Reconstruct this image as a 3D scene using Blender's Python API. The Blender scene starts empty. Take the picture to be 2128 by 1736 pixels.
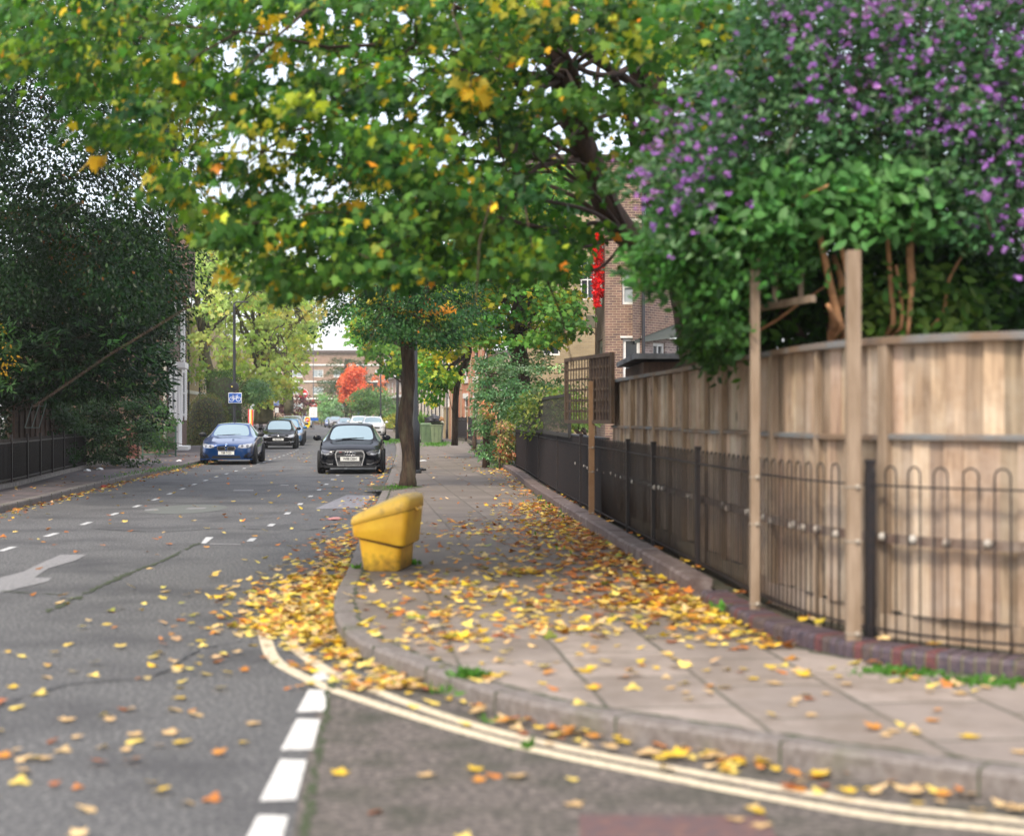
import bpy, bmesh, math, random
import numpy as np
from mathutils import Vector, Matrix
from mathutils.bvhtree import BVHTree
rng = np.random.default_rng(7); random.seed(7)
C = bpy.context.scene.collection
CAMZ = 1.6; FPX = 3200.0; CX = 1064.0; CY = 864.0
def at(u, v, y):            # world point seen at reference-photo pixel (u, v) at depth y
    return Vector(((u-CX)/FPX*y, y, CAMZ-(v-CY)/FPX*y))
# ---------------------------------------------------------------- materials
def _new(name):
    m = bpy.data.materials.new(name); m.use_nodes = True
    nt = m.node_tree; nt.nodes.clear(); return m, nt
def N(nt, t, **kw):
    n = nt.nodes.new(t)
    for k, v in kw.items():
        if k in n.inputs: n.inputs[k].default_value = v
        else: setattr(n, k, v)
    return n
def c4(c): return (c[0], c[1], c[2], 1.0)
def mat(name, col, rough=0.6, col2=None, scale=6.0, detail=6.0, bump=0.0, bscale=None, metal=0.0, ior=1.45, coat=0.0, stretch=(1,1,1), lo=0.35, hi=0.65, emit=0.0, col3=None, scale3=1.0, lo3=.5, hi3=.7, space='Object', trans=0.0):
    m, nt = _new(name); L = nt.links.new
    out = N(nt, 'ShaderNodeOutputMaterial'); b = N(nt, 'ShaderNodeBsdfPrincipled')
    b.inputs['Base Color'].default_value = c4(col); b.inputs['Roughness'].default_value = rough
    b.inputs['Metallic'].default_value = metal; b.inputs['IOR'].default_value = ior
    b.inputs['Coat Weight'].default_value = coat; b.inputs['Coat Roughness'].default_value = 0.04
    if trans: b.inputs['Transmission Weight'].default_value = trans
    if emit: b.inputs['Emission Color'].default_value = c4(col); b.inputs['Emission Strength'].default_value = emit
    L(b.outputs[0], out.inputs[0])
    tc = N(nt, 'ShaderNodeTexCoord'); mp = N(nt, 'ShaderNodeMapping'); mp.inputs['Scale'].default_value = stretch
    L(tc.outputs[space], mp.inputs[0])
    if col2:
        n = N(nt, 'ShaderNodeTexNoise', Scale=scale, Detail=detail, Roughness=0.6); L(mp.outputs[0], n.inputs[0])
        r = N(nt, 'ShaderNodeMapRange'); r.inputs[1].default_value = lo; r.inputs[2].default_value = hi; L(n.outputs[0], r.inputs[0])
        x = N(nt, 'ShaderNodeMix', data_type='RGBA'); x.inputs[6].default_value = c4(col); x.inputs[7].default_value = c4(col2)
        L(r.outputs[0], x.inputs[0]); last = x.outputs[2]
        if col3:
            n3 = N(nt, 'ShaderNodeTexNoise', Scale=scale3, Detail=5.0, Roughness=0.6); L(mp.outputs[0], n3.inputs[0])
            r3 = N(nt, 'ShaderNodeMapRange'); r3.inputs[1].default_value = lo3; r3.inputs[2].default_value = hi3; L(n3.outputs[0], r3.inputs[0])
            x3 = N(nt, 'ShaderNodeMix', data_type='RGBA'); L(last, x3.inputs[6]); x3.inputs[7].default_value = c4(col3); L(r3.outputs[0], x3.inputs[0]); last = x3.outputs[2]
        L(last, b.inputs['Base Color'])
    if bump:
        n2 = N(nt, 'ShaderNodeTexNoise', Scale=bscale or scale*2, Detail=6.0, Roughness=0.65); L(mp.outputs[0], n2.inputs[0])
        bp = N(nt, 'ShaderNodeBump', Strength=bump, Distance=0.02); L(n2.outputs[0], bp.inputs['Height']); L(bp.outputs[0], b.inputs['Normal'])
    return m
def brick_mat(name, c1, c2, mortar, bw=.225, bh=.075, ms=.010, uv=True, rot=0, bias=0.0, rough=.85, dirt=None, off=.5, bump=.5, sq=0, far_tone=None):
    m, nt = _new(name); L = nt.links.new
    out = N(nt, 'ShaderNodeOutputMaterial'); b = N(nt, 'ShaderNodeBsdfPrincipled', Roughness=rough); L(b.outputs[0], out.inputs[0])
    tc = N(nt, 'ShaderNodeTexCoord'); mp = N(nt, 'ShaderNodeMapping'); mp.inputs['Rotation'].default_value = (0, 0, rot)
    L(tc.outputs['UV' if uv else 'Object'], mp.inputs[0])
    nz = N(nt, 'ShaderNodeTexNoise', Scale=3.0, Detail=2.0); L(mp.outputs[0], nz.inputs[0])
    ad = N(nt, 'ShaderNodeVectorMath', operation='MULTIPLY_ADD'); L(nz.outputs[1], ad.inputs[0]); ad.inputs[1].default_value = (.012 if bh < .2 else .03,)*3; L(mp.outputs[0], ad.inputs[2])
    br = N(nt, 'ShaderNodeTexBrick'); L(ad.outputs[0], br.inputs[0])
    br.inputs['Scale'].default_value = 1.0; br.inputs['Brick Width'].default_value = bw; br.inputs['Row Height'].default_value = bh
    br.inputs['Mortar Size'].default_value = ms; br.inputs['Mortar Smooth'].default_value = .2; br.inputs['Bias'].default_value = bias
    br.inputs['Color1'].default_value = c4(c1); br.inputs['Color2'].default_value = c4(c2); br.inputs['Mortar'].default_value = c4(mortar); br.offset = off
    n = N(nt, 'ShaderNodeTexNoise', Scale=2.2 if bh < .2 else 1.1, Detail=8.0, Roughness=.65); L(mp.outputs[0], n.inputs[0])
    r = N(nt, 'ShaderNodeMapRange'); r.inputs[1].default_value = .3; r.inputs[2].default_value = .7; r.inputs[3].default_value = .72; r.inputs[4].default_value = 1.22; L(n.outputs[0], r.inputs[0])
    x = N(nt, 'ShaderNodeVectorMath', operation='SCALE'); L(br.outputs[0], x.inputs[0]); L(r.outputs[0], x.inputs['Scale']); last = x.outputs[0]
    if dirt:
        n3 = N(nt, 'ShaderNodeTexNoise', Scale=.55 if bh < .2 else 1.5, Detail=9.0, Roughness=.75); L(mp.outputs[0], n3.inputs[0])
        r3 = N(nt, 'ShaderNodeMapRange'); r3.inputs[1].default_value = .45; r3.inputs[2].default_value = .65; r3.inputs[4].default_value = .8; L(n3.outputs[0], r3.inputs[0])
        x3 = N(nt, 'ShaderNodeMix', data_type='RGBA'); L(last, x3.inputs[6]); x3.inputs[7].default_value = c4(dirt); L(r3.outputs[0], x3.inputs[0]); last = x3.outputs[2]
    if far_tone:  # blend to a darker colour further along y, with a noisy edge
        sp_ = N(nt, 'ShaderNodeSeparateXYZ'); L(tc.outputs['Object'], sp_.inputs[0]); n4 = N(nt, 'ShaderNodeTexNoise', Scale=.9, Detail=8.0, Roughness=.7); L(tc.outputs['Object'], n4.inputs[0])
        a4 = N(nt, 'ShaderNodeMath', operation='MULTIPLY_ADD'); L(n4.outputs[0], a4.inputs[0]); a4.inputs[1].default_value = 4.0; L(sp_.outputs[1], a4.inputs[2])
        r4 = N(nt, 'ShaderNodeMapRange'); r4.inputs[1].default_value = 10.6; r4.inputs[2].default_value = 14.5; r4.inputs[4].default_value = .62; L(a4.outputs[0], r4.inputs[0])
        x4 = N(nt, 'ShaderNodeMix', data_type='RGBA'); L(last, x4.inputs[6]); x4.inputs[7].default_value = c4(far_tone); L(r4.outputs[0], x4.inputs[0]); last = x4.outputs[2]
    L(last, b.inputs['Base Color'])
    bp = N(nt, 'ShaderNodeBump', Strength=bump, Distance=0.006); 
    inv = N(nt, 'ShaderNodeMath', operation='SUBTRACT'); inv.inputs[0].default_value = 1; L(br.outputs['Fac'], inv.inputs[1]); L(inv.outputs[0], bp.inputs['Height']); L(bp.outputs[0], b.inputs['Normal'])
    return m
def leaf_mat(name, gain=1.0, transl=.4, rough=.45):
    m, nt = _new(name); L = nt.links.new
    out = N(nt, 'ShaderNodeOutputMaterial'); at_ = N(nt, 'ShaderNodeAttribute', attribute_name='tint')
    b = N(nt, 'ShaderNodeBsdfPrincipled', Roughness=rough); b.inputs['Specular IOR Level'].default_value = .16
    g = N(nt, 'ShaderNodeVectorMath', operation='SCALE'); g.inputs['Scale'].default_value = gain; L(at_.outputs[0], g.inputs[0]); L(g.outputs[0], b.inputs['Base Color'])
    t = N(nt, 'ShaderNodeBsdfTranslucent'); t2 = N(nt, 'ShaderNodeVectorMath', operation='MULTIPLY'); t2.inputs[1].default_value = (1.7*gain, 1.75*gain, .6*gain)
    L(at_.outputs[0], t2.inputs[0]); L(t2.outputs[0], t.inputs[0])
    mx = N(nt, 'ShaderNodeMixShader'); mx.inputs[0].default_value = transl; L(b.outputs[0], mx.inputs[1]); L(t.outputs[0], mx.inputs[2]); L(mx.outputs[0], out.inputs[0])
    return m
# ---------------------------------------------------------------- objects
def tag(o, label=None, cat=None, group=None, kind=None):
    if label: o['label'] = label
    if cat: o['category'] = cat
    if group: o['group'] = group
    if kind: o['kind'] = kind
    return o
def empty(name, loc=(0,0,0), rz=0.0, label=None, cat=None, group=None):
    o = bpy.data.objects.new(name, None); C.objects.link(o); o.location = loc; o.rotation_euler = (0, 0, rz); o.empty_display_size = .2
    return tag(o, label, cat, group)
def link(name, me, parent=None):
    o = bpy.data.objects.new(name, me); C.objects.link(o)
    if parent is not None: o.parent = parent
    return o
class MB:
    def __init__(s): s.v = []; s.f = []; s.uv = []; s.has_uv = False
    def add(s, vs, fs, uvs=None):
        b = len(s.v); s.v += [tuple(p) for p in vs]; s.f += [tuple(b+i for i in f) for f in fs]
        if uvs: s.has_uv = True; s.uv += uvs
        else: s.uv += [[(0, 0)]*len(f) for f in fs]
        return s
    def box(s, c, d, rz=0.0, M=None):
        x, y, z = d[0]/2, d[1]/2, d[2]/2
        vs = [Vector(p) for p in ((-x,-y,-z),(x,-y,-z),(x,y,-z),(-x,y,-z),(-x,-y,z),(x,-y,z),(x,y,z),(-x,y,z))]
        R = Matrix.Rotation(rz, 3, 'Z') if M is None else M
        vs = [R @ p + Vector(c) for p in vs]
        return s.add(vs, [(0,3,2,1),(4,5,6,7),(0,1,5,4),(1,2,6,5),(2,3,7,6),(3,0,4,7)])
    def bar(s, a, b, w, h=None, up=(0,0,1)):
        a = Vector(a); b = Vector(b); d = (b-a); l = d.length; d.normalize(); h = h or w
        u = Vector(up); 
        if abs(d.dot(u)) > .95: u = Vector((0, 1, 0))
        x = d.cross(u).normalized(); u = x.cross(d)
        M = Matrix((x, d, u)).transposed()
        return s.box((a+b)/2, (w, l, h), M=M)
    def tube(s, pts, rad, n=8, cap=True):
        pts = [Vector(p) for p in pts]; k = len(pts)
        if not hasattr(rad, '__len__'): rad = [rad]*k
        vs = []; prev = None
        for i, p in enumerate(pts):
            d = (pts[min(i+1, k-1)]-pts[max(i-1, 0)]).normalized()
            if prev is None:
                a = Vector((0, 0, 1)) if abs(d.z) < .9 else Vector((1, 0, 0)); x = d.cross(a).normalized()
            else: x = (prev-d*prev.dot(d)).normalized()
            prev = x; y = d.cross(x)
            for j in range(n):
                t = 2*math.pi*j/n; vs.append(p+(x*math.cos(t)+y*math.sin(t))*rad[i])
        fs = [(i*n+j, i*n+(j+1) % n, (i+1)*n+(j+1) % n, (i+1)*n+j) for i in range(k-1) for j in range(n)]
        if cap: fs += [tuple(reversed(range(n))), tuple((k-1)*n+j for j in range(n))]
        return s.add(vs, fs)
    def lathe(s, prof, c=(0,0,0), n=16, axis='Z', cap=True):
        vs = []
        for r, z in prof:
            for j in range(n):
                t = 2*math.pi*j/n; a, b = r*math.cos(t), r*math.sin(t)
                p = (a, b, z) if axis == 'Z' else ((z, a, b) if axis == 'X' else (a, z, b))
                vs.append((p[0]+c[0], p[1]+c[1], p[2]+c[2]))
        k = len(prof)
        fs = [(i*n+j, i*n+(j+1) % n, (i+1)*n+(j+1) % n, (i+1)*n+j) for i in range(k-1) for j in range(n)]
        if cap: fs += [tuple(reversed(range(n))), tuple((k-1)*n+j for j in range(n))]
        return s.add(vs, fs)
    def ring(s, c, R, r, n=20, m=6, axis='Y'):
        vs = []
        for i in range(n):
            t = 2*math.pi*i/n
            for j in range(m):
                q = 2*math.pi*j/m; rr = R+r*math.cos(q); h = r*math.sin(q)
                p = (rr*math.cos(t), h, rr*math.sin(t)) if axis == 'Y' else (rr*math.cos(t), rr*math.sin(t), h)
                vs.append((p[0]+c[0], p[1]+c[1], p[2]+c[2]))
        return s.add(vs, [(i*m+j, ((i+1) % n)*m+j, ((i+1) % n)*m+(j+1) % m, i*m+(j+1) % m) for i in range(n) for j in range(m)])
    def prism(s, poly, a, b, plane='XZ'):
        f = {'XZ': lambda p, t: (p[0], t, p[1]), 'XY': lambda p, t: (p[0], p[1], t), 'YZ': lambda p, t: (t, p[0], p[1])}[plane]
        n = len(poly); vs = [f(p, a) for p in poly]+[f(p, b) for p in poly]
        return s.add(vs, [tuple(range(n)), tuple(reversed(range(n, 2*n)))]+[(i, n+i, n+(i+1) % n, (i+1) % n) for i in range(n)])
    def build(s, name, m, parent=None, smooth=False, bevel=0.0, seg=2, fix=True):
        me = bpy.data.meshes.new(name); me.from_pydata(s.v, [], s.f)
        if s.has_uv:
            l = me.uv_layers.new(name='UVMap'); flat = [c for f in s.uv for p in f for c in p]; l.data.foreach_set('uv', flat)
        if fix and not s.has_uv:
            bm = bmesh.new(); bm.from_mesh(me); bmesh.ops.recalc_face_normals(bm, faces=bm.faces); bm.to_mesh(me); bm.free()
        if m: me.materials.append(m)
        if smooth: me.shade_smooth()
        o = link(name, me, parent)
        if bevel:
            md = o.modifiers.new('b', 'BEVEL'); md.width = bevel; md.segments = seg; md.limit_method = 'ANGLE'; md.angle_limit = math.radians(35)
        return o
def smooth_by_angle(o, deg=40):
    me = o.data; me.shade_smooth()
    bm = bmesh.new(); bm.from_mesh(me)
    for e in bm.edges:
        if len(e.link_faces) == 2 and e.calc_face_angle(0) > math.radians(deg): e.smooth = False
    bm.to_mesh(me); bm.free()
def copy_tree(o, parent=None):
    c = o.copy(); C.objects.link(c); c.parent = parent
    for ch in [x for x in bpy.data.objects if x.parent == o]: copy_tree(ch, c)
    return c
def text_mesh(name, txt, size, m, parent, loc, rot=(math.pi/2, 0, 0), ext=.002, align='CENTER', xs=1.0):
    cu = bpy.data.curves.new(name, 'FONT'); cu.body = txt; cu.size = size; cu.extrude = ext; cu.align_x = align; cu.align_y = 'CENTER'; cu.offset = size*.015
    t = bpy.data.objects.new(name+'_tmp', cu); C.objects.link(t)
    dg = bpy.context.evaluated_depsgraph_get(); me = bpy.data.meshes.new_from_object(t.evaluated_get(dg)); bpy.data.objects.remove(t)
    me.materials.clear(); me.materials.append(m)
    o = link(name, me, parent); o.location = loc; o.rotation_euler = rot; o.scale = (xs, 1, 1); return o
# ---------------------------------------------------------------- polylines
def catmull(pts, step=.25):
    P = [Vector(p) for p in pts]; P = [P[0]*2-P[1]]+P+[P[-1]*2-P[-2]]; out = []
    for i in range(1, len(P)-2):
        a, b, c, d = P[i-1:i+3]; n = max(2, int((c-b).length/step))
        for k in range(n):
            t = k/n
            t0 = 0; t1 = max((b-a).length**.5, 1e-4); t2 = t1+max((c-b).length**.5, 1e-4); t3 = t2+max((d-c).length**.5, 1e-4); tt = t1+(t2-t1)*t
            A1 = a*((t1-tt)/(t1-t0))+b*((tt-t0)/(t1-t0)); A2 = b*((t2-tt)/(t2-t1))+c*((tt-t1)/(t2-t1)); A3 = c*((t3-tt)/(t3-t2))+d*((tt-t2)/(t3-t2))
            B1 = A1*((t2-tt)/(t2-t0))+A2*((tt-t0)/(t2-t0)); B2 = A2*((t3-tt)/(t3-t1))+A3*((tt-t1)/(t3-t1))
            out.append(B1*((t2-tt)/(t2-t1))+B2*((tt-t1)/(t2-t1)))
    out.append(P[-2]); return out
def offset(path, d):        # to the left of travel
    out = []
    for i, p in enumerate(path):
        t = path[min(i+1, len(path)-1)]-path[max(i-1, 0)]; t = Vector((t.x, t.y)).normalized(); out.append(Vector((p.x-t.y*d, p.y+t.x*d)))
    return out
def resample(path, step):
    out = [path[0].copy()]; acc = 0
    for i in range(1, len(path)):
        a = path[i-1]; b = path[i]; l = (b-a).length; s = step-acc
        while s <= l: out.append(a+(b-a)*(s/l)); s += step
        acc = (acc+l) % step if l+acc >= step else acc+l
    return out
def strip(mb, A, B, z, uvs=False):
    n = len(A); vs = [(p.x, p.y, z) for p in A]+[(p.x, p.y, z) for p in B]
    mb.add(vs, [(i, i+1, n+i+1, n+i) for i in range(n-1)])
def sweep(mb, path, prof):  # prof: list of (offset-left, z)
    rows = [offset(path, o) for o, z in prof]; n = len(path); vs = []
    for (o, z), r in zip(prof, rows): vs += [(p.x, p.y, z) for p in r]
    k = len(prof); mb.add(vs, [(j*n+i, j*n+i+1, (j+1)*n+i+1, (j+1)*n+i) for j in range(k-1) for i in range(n-1)])
def inpoly(x, y, poly):
    x = np.asarray(x); y = np.asarray(y); r = np.zeros(x.shape, bool); j = len(poly)-1
    for i in range(len(poly)):
        xi, yi = poly[i]; xj, yj = poly[j]
        c = ((yi > y) != (yj > y)) & (x < (xj-xi)*(y-yi)/(yj-yi+1e-12)+xi); r ^= c; j = i
    return r
# ---------------------------------------------------------------- foliage
def halves(pts, fold=.18, droop=.22):
    vs = []; 
    for s in (1, -1):
        for x, y in pts: vs.append((s*x, y, -fold*x-droop*y*y))
    n = len(pts); return np.array(vs, float), [list(range(n)), list(reversed(range(n, 2*n)))]
MAPLE = halves([(0,.0),(.2,-.05),(.46,-.02),(.36,.2),(.64,.46),(.4,.47),(.22,.5),(.26,.76),(.12,.74),(0,1.05)])
MAPLE2 = halves([(0,0),(.3,-.05),(.46,.15),(.62,.45),(.28,.5),(.22,.75),(0,1.0)], .3, .4)
OVAL = halves([(0,0),(.2,.25),(.23,.55),(0,1)], .25, .15)
LANCE = halves([(0,0),(.12,.3),(.11,.65),(0,1)], .3, .2)
DIA = (np.array([(0,0,0),(.32,.5,-.06),(0,1,-.1),(-.32,.5,-.06)], float), [[0,1,2,3]])
FLAT = halves([(0,0),(.2,-.05),(.46,-.02),(.36,.2),(.64,.46),(.4,.47),(.22,.5),(.26,.76),(.12,.74),(0,1.05)], -.1, -.08)
FLATB = halves([(0,0),(.25,-.04),(.5,.1),(.42,.25),(.55,.5),(.25,.55),(.22,.8),(0,1.0)], .22, -.22)
def unit(a): return a/np.maximum(np.linalg.norm(a, axis=1, keepdims=True), 1e-9)
def thin(arr, loc, voids, p=.9):
    P = arr[0]+np.array(loc); u = CX+P[:,0]/P[:,1]*FPX; v = CY-(P[:,2]-CAMZ)/P[:,1]*FPX; q = np.zeros(len(P))
    for a, b, r, s in voids: q = np.maximum(q, p*np.exp(-(((u-a)/r)**2+((v-b)/s)**2)**2))
    k = rng.random(len(P)) > q; return tuple(x[k] for x in arr)
def leafmesh(name, tmpl, P, Nn, D, S, col, m, parent=None):
    T, F = tmpl; n = len(P); k = len(T)
    z = unit(Nn); y = D-z*np.sum(D*z, 1, keepdims=True); y = unit(y); x = np.cross(y, z)
    V = P[:, None, :]+S[:, None, None]*(x[:, None, :]*T[None, :, 0:1]+y[:, None, :]*T[None, :, 1:2]+z[:, None, :]*T[None, :, 2:3])
    V = V.reshape(-1, 3); ls = [len(f) for f in F]; base = np.concatenate([np.array(f) for f in F])
    loops = (base[None, :]+(np.arange(n)*k)[:, None]).ravel().astype(np.int32)
    starts1 = np.concatenate([[0], np.cumsum(ls)[:-1]]); starts = (starts1[None, :]+(np.arange(n)*sum(ls))[:, None]).ravel().astype(np.int32)
    me = bpy.data.meshes.new(name); me.vertices.add(len(V)); me.vertices.foreach_set('co', V.astype(np.float32).ravel())
    me.loops.add(len(loops)); me.loops.foreach_set('vertex_index', loops)
    me.polygons.add(len(starts)); me.polygons.foreach_set('loop_start', starts)
    me.update(calc_edges=True); me.validate()
    a = me.attributes.new('tint', 'FLOAT_COLOR', 'FACE'); cc = np.ones((n*len(F), 4), np.float32); cc[:, :3] = np.repeat(col, len(F), 0); a.data.foreach_set('color', cc.ravel())
    me.materials.append(m); return link(name, me, parent)
def palette(n, pal, w, jit=.25, r=None):
    r = r or rng; w = np.array(w, float); w /= w.sum(); i = r.choice(len(pal), n, p=w); c = np.array(pal, float)[i]
    return np.clip(c*np.exp(r.normal(0, jit, (n, 1)))*np.exp(r.normal(0, jit*.25, (n, 3))), 0, 1)
def sprays(cen, n, rad, flat, outc, pal, w, size, jit=.25, up=.6, outw=.5, droop=.5, coherent=.7, rnd=.5, pal_spray=None):
    """leaves grouped in flattened sprays; returns arrays P N D S col"""
    cen = np.asarray(cen, float); m = len(cen); o = cen-np.asarray(outc, float); o[:, 2] *= .4; o = unit(o)
    nn = np.maximum(2, rng.poisson(n, m)); idx = np.repeat(np.arange(m), nn); t = len(idx)
    rs = rad*rng.uniform(.6, 1.35, m)
    d = rng.normal(0, 1, (t, 3)); d = unit(d)*(rng.random((t, 1))**.45); d[:, 2] *= flat
    P = cen[idx]+d*rs[idx][:, None]; P[:, 2] -= .35*droop*np.sum(d[:, :2]**2, 1)*rs[idx]
    Nn = np.array([0, 0, up])+o[idx]*outw+rng.normal(0, rnd, (t, 3))
    D = o[idx]*.7+np.concatenate([d[:, :2]*.8, np.zeros((t, 1))], 1)+np.array([0, 0, -droop])+rng.normal(0, rnd*.7, (t, 3))
    S = size*rng.uniform(.65, 1.25, t)
    wb = [x if i < 5 else 0 for i, x in enumerate(w)] if len(w) >= 7 else w; base = palette(m, pal, wb, jit); own = palette(t, pal, w, jit); k = (rng.random((t, 1)) < coherent)
    col = np.where(k, base[idx]*np.exp(rng.normal(0, .15, (t, 1))), own)
    return P, Nn, D, S, col
def ell(n, c, r, shell=.0):
    d = unit(rng.normal(0, 1, (n, 3))); q = rng.random((n, 1)); q = (shell**3+(1-shell**3)*q)**(1/3); return np.array(c)+d*q*np.array(r)
def limb_path(a, b, bow=.12, n=6, drop=0):
    a = Vector(a); b = Vector(b); l = (b-a).length; o = Vector(rng.normal(0, 1, 3))*bow*l; pts = []
    for i in range(n+1):
        t = i/n; p = a.lerp(b, t)+o*(math.sin(t*math.pi)*.5)+Vector((0, 0, 1))*(math.sin(t*math.pi)*bow*l*.6)
        if 0 < i < n: p += Vector(rng.normal(0, .012*l, 3))
        pts.append(p)
    return pts
def trunk_mesh(name, pts, rads, m, parent, lump=.06, n=14):
    P = catmull3(pts, 5); R = np.interp(np.linspace(0, 1, len(P)), np.linspace(0, 1, len(rads)), rads)
    mb = MB(); mb.tube(P, list(R), n); o = mb.build(name, m, parent, smooth=True)
    for v in o.data.vertices:
        i = v.index//n; 
        if i < len(P):
            j = v.index % n; d = v.co-P[i]; f = 1+lump*(math.sin(j*2.1+i*.5)+.7*math.sin(j*3.7+1+i*.31))+.04*rng.normal()
            v.co = P[i]+d*f
    return o
def catmull3(pts, n=5):
    P = [Vector(p) for p in pts]; P = [P[0]*2-P[1]]+P+[P[-1]*2-P[-2]]; out = []
    for i in range(1, len(P)-2):
        a, b, c, d = P[i-1:i+3]
        for k in range(n):
            t = k/n; out.append(.5*((2*b)+(c-a)*t+(2*a-5*b+4*c-d)*t*t+(3*b-a-3*c+d)*t**3))
    out.append(P[-2]); return out
def limbs(name, root, tips, r0, m, parent, sub=2, bow=.12, joins=None, rmin=.006):
    mb = MB()
    for tp in tips:
        rt = Vector(root) if joins is None else joins[int(rng.integers(len(joins)))]
        p = limb_path(rt, tp, bow, 7); l = (Vector(tp)-rt).length; r = min(r0, .012*l+.3*r0)
        mb.tube(p, [max(rmin, r*(1-.85*i/7)) for i in range(8)], 6)
        for _ in range(sub):
            i = int(rng.integers(3, 7)); e = p[i]+(Vector(tp)-rt)*float(rng.uniform(.15, .4))+Vector(rng.normal(0, .13*l, 3))
            mb.tube(limb_path(p[i], e, .1, 4), [max(rmin, r*(1-.85*i/7)*(1-.8*k/4)) for k in range(5)], 5)
    return mb.build(name, m, parent, smooth=True, fix=False)
# ================================================================ SETTING
gp = lambda u, v, h=0.0: Vector(((u-CX)*(CAMZ-h)/(v-CY), FPX*(CAMZ-h)/(v-CY)))
V2 = lambda l: [Vector(p) for p in l]
KR = catmull(V2([(-34,272),(-22.8,205),(-13.7,150),(-9.2,115),(-5.8,77),(-3.33,42.3),(-2.49,29),(-1.95,20),(-1.6,15),(-1.48,12.9),(-1.3,11.4),(-1.02,10.2),(-.66,9.4),(-.44,8.93),(-.12,8.3),(.30,7.76),(.78,7.36),(1.115,7.08),(1.63,6.69),(2.05,6.4),(3.3,5.6),(5.2,4.4),(9,2.2),(14,-.8)]), .3)
LK = catmull(V2([(-7.2,-10),(-7.6,10),(-8.45,25.5),(-9.5,37.6),(-10.2,48.3),(-12.1,73),(-16.8,112),(-21.6,150),(-29.5,205),(-42,275)]), .6)
ED = catmull(V2([(-.55,46),(-.11,40.8),(.40,30),(.91,21.4),(1.42,13.5),(1.58,11.2),(1.78,10.1),(2.25,9.18),(2.88,8.67),(4.5,7.65),(8,5.6),(14,2.1)]), .15)
PE = V2([(-30,272),(-19.2,205),(-10.2,150),(-5.7,115),(-4.6,107),(-2.9,93),(-2.2,77),(-1.5,60)])+ED
asphalt = mat('asphalt', (.066,.066,.068), .8, (.3,.29,.275), 38, 2, .6, 70, lo=.47, hi=.78, col3=(.04,.039,.042), scale3=.8, lo3=.45, hi3=.75)
tarmac = mat('old_tarmac', (.062,.054,.048), .85, (.24,.2,.175), 26, 4, .5, 90, lo=.42, hi=.75, col3=(.04,.042,.028), scale3=3.0, lo3=.46, hi3=.75)
kerbm = mat('kerb_granite', (.2,.178,.165), .8, (.12,.1,.09), 22, 8, .25, 60, col3=(.1,.1,.06), scale3=1.8, lo3=.55, hi3=.75)
flag = brick_mat('flagstones', (.33,.275,.24), (.19,.16,.14), (.085,.08,.06), .92, .66, .016, uv=False, rot=math.radians(84), dirt=(.15,.12,.095), bump=.35, off=.37, far_tone=(.085,.068,.054))
slabl = brick_mat('left_slabs', (.13,.1,.1), (.085,.075,.08), (.03,.03,.028), .6, .45, .02, uv=False, rot=math.radians(3), dirt=(.06,.052,.05), bump=.35)
soil = mat('soil', (.06,.045,.03), .95, (.03,.035,.018), 3, 8, .5, 20)
grassm = mat('grass_soil', (.05,.09,.02), .95, (.09,.15,.03), 4, 8, .4, 60)
white = mat('road_paint', (.56,.55,.52), .7, (.2,.2,.195), 24, 8, lo=.52, hi=.75)
wornw = mat('worn_paint', (.27,.26,.26), .8, (.12,.12,.125), 55, 6, lo=.4, hi=.62)
cream = mat('faded_yellow_paint', (.6,.51,.36), .75, (.25,.21,.17), 26, 8, lo=.46, hi=.72)
moss = mat('moss', (.03,.055,.012), .95, (.07,.07,.05), 30, 5, .5, 60)
def struct(o): return tag(o, kind='structure')
struct(MB().add([(-400,-400,-.06),(400,-400,-.06),(400,700,-.06),(-400,700,-.06)], [(0,1,2,3)]).build('ground', soil))
struct(MB().add([(-90,-20,0),(60,-20,0),(60,278,0),(-90,278,0)], [(0,1,2,3)]).build('road', asphalt))
# raised pavements with kerbs
def kerb(name, path, w=.15, h=.12):
    mb = MB(); sweep(mb, path, [(0,-.02),(0,h-.02),(.018,h),(w,h),(w,h-.03)]); o = mb.build(name, kerbm); struct(o)
    J = resample(path, .915); jb = MB()
    for i in range(1, len(J)-1):
        if J[i].y > 60: continue
        t = (J[i+1]-J[i-1]).normalized(); n = Vector((-t.y, t.x)); a = J[i]-n*.002; b = J[i]+n*w
        jb.bar((a.x,a.y,h/2),(b.x,b.y,h/2+.0),.009,h+.003)
    jb.build('joint_lines', moss, o)
kerb('kerb', KR); kerb('kerb', LK)
inner = offset(KR, .15)
mb = MB(); e = PE; M = 260
def rs(path, n):
    L = [0]; 
    for i in range(1, len(path)): L.append(L[-1]+(path[i]-path[i-1]).length)
    xs = np.interp(np.linspace(0, L[-1], n), L, [p.x for p in path]); ys = np.interp(np.linspace(0, L[-1], n), L, [p.y for p in path]); return [Vector((a, b)) for a, b in zip(xs, ys)]
poly = inner+list(reversed(offset(PE, .1)))
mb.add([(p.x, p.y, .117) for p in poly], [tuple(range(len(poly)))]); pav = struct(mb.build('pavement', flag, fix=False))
gb = MB(); far = offset(PE, .18); poly = far+V2([(60,2),(60,290),(-25,290)]); gb.add([(p.x, p.y, .19) for p in poly], [tuple(range(len(poly)))]); struct(gb.build('garden_ground', soil, fix=False))
for o in (pav,):
    if o.data.polygons[0].normal.z < 0: o.data.flip_normals()
LI = offset(LK, .15); LB = V2([(-9.5,-10),(-9.9,10),(-10.1,26),(-11.3,36),(-12.7,47),(-13.6,56),(-15.9,76),(-20.5,112),(-26,150),(-34,205),(-47,275)])
LB = catmull(LB, .8); poly = LI+list(reversed(LB)); mb = MB(); mb.add([(p.x, p.y, .117) for p in poly], [tuple(range(len(poly)))]); struct(mb.build('pavement', slabl, fix=False))
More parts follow.
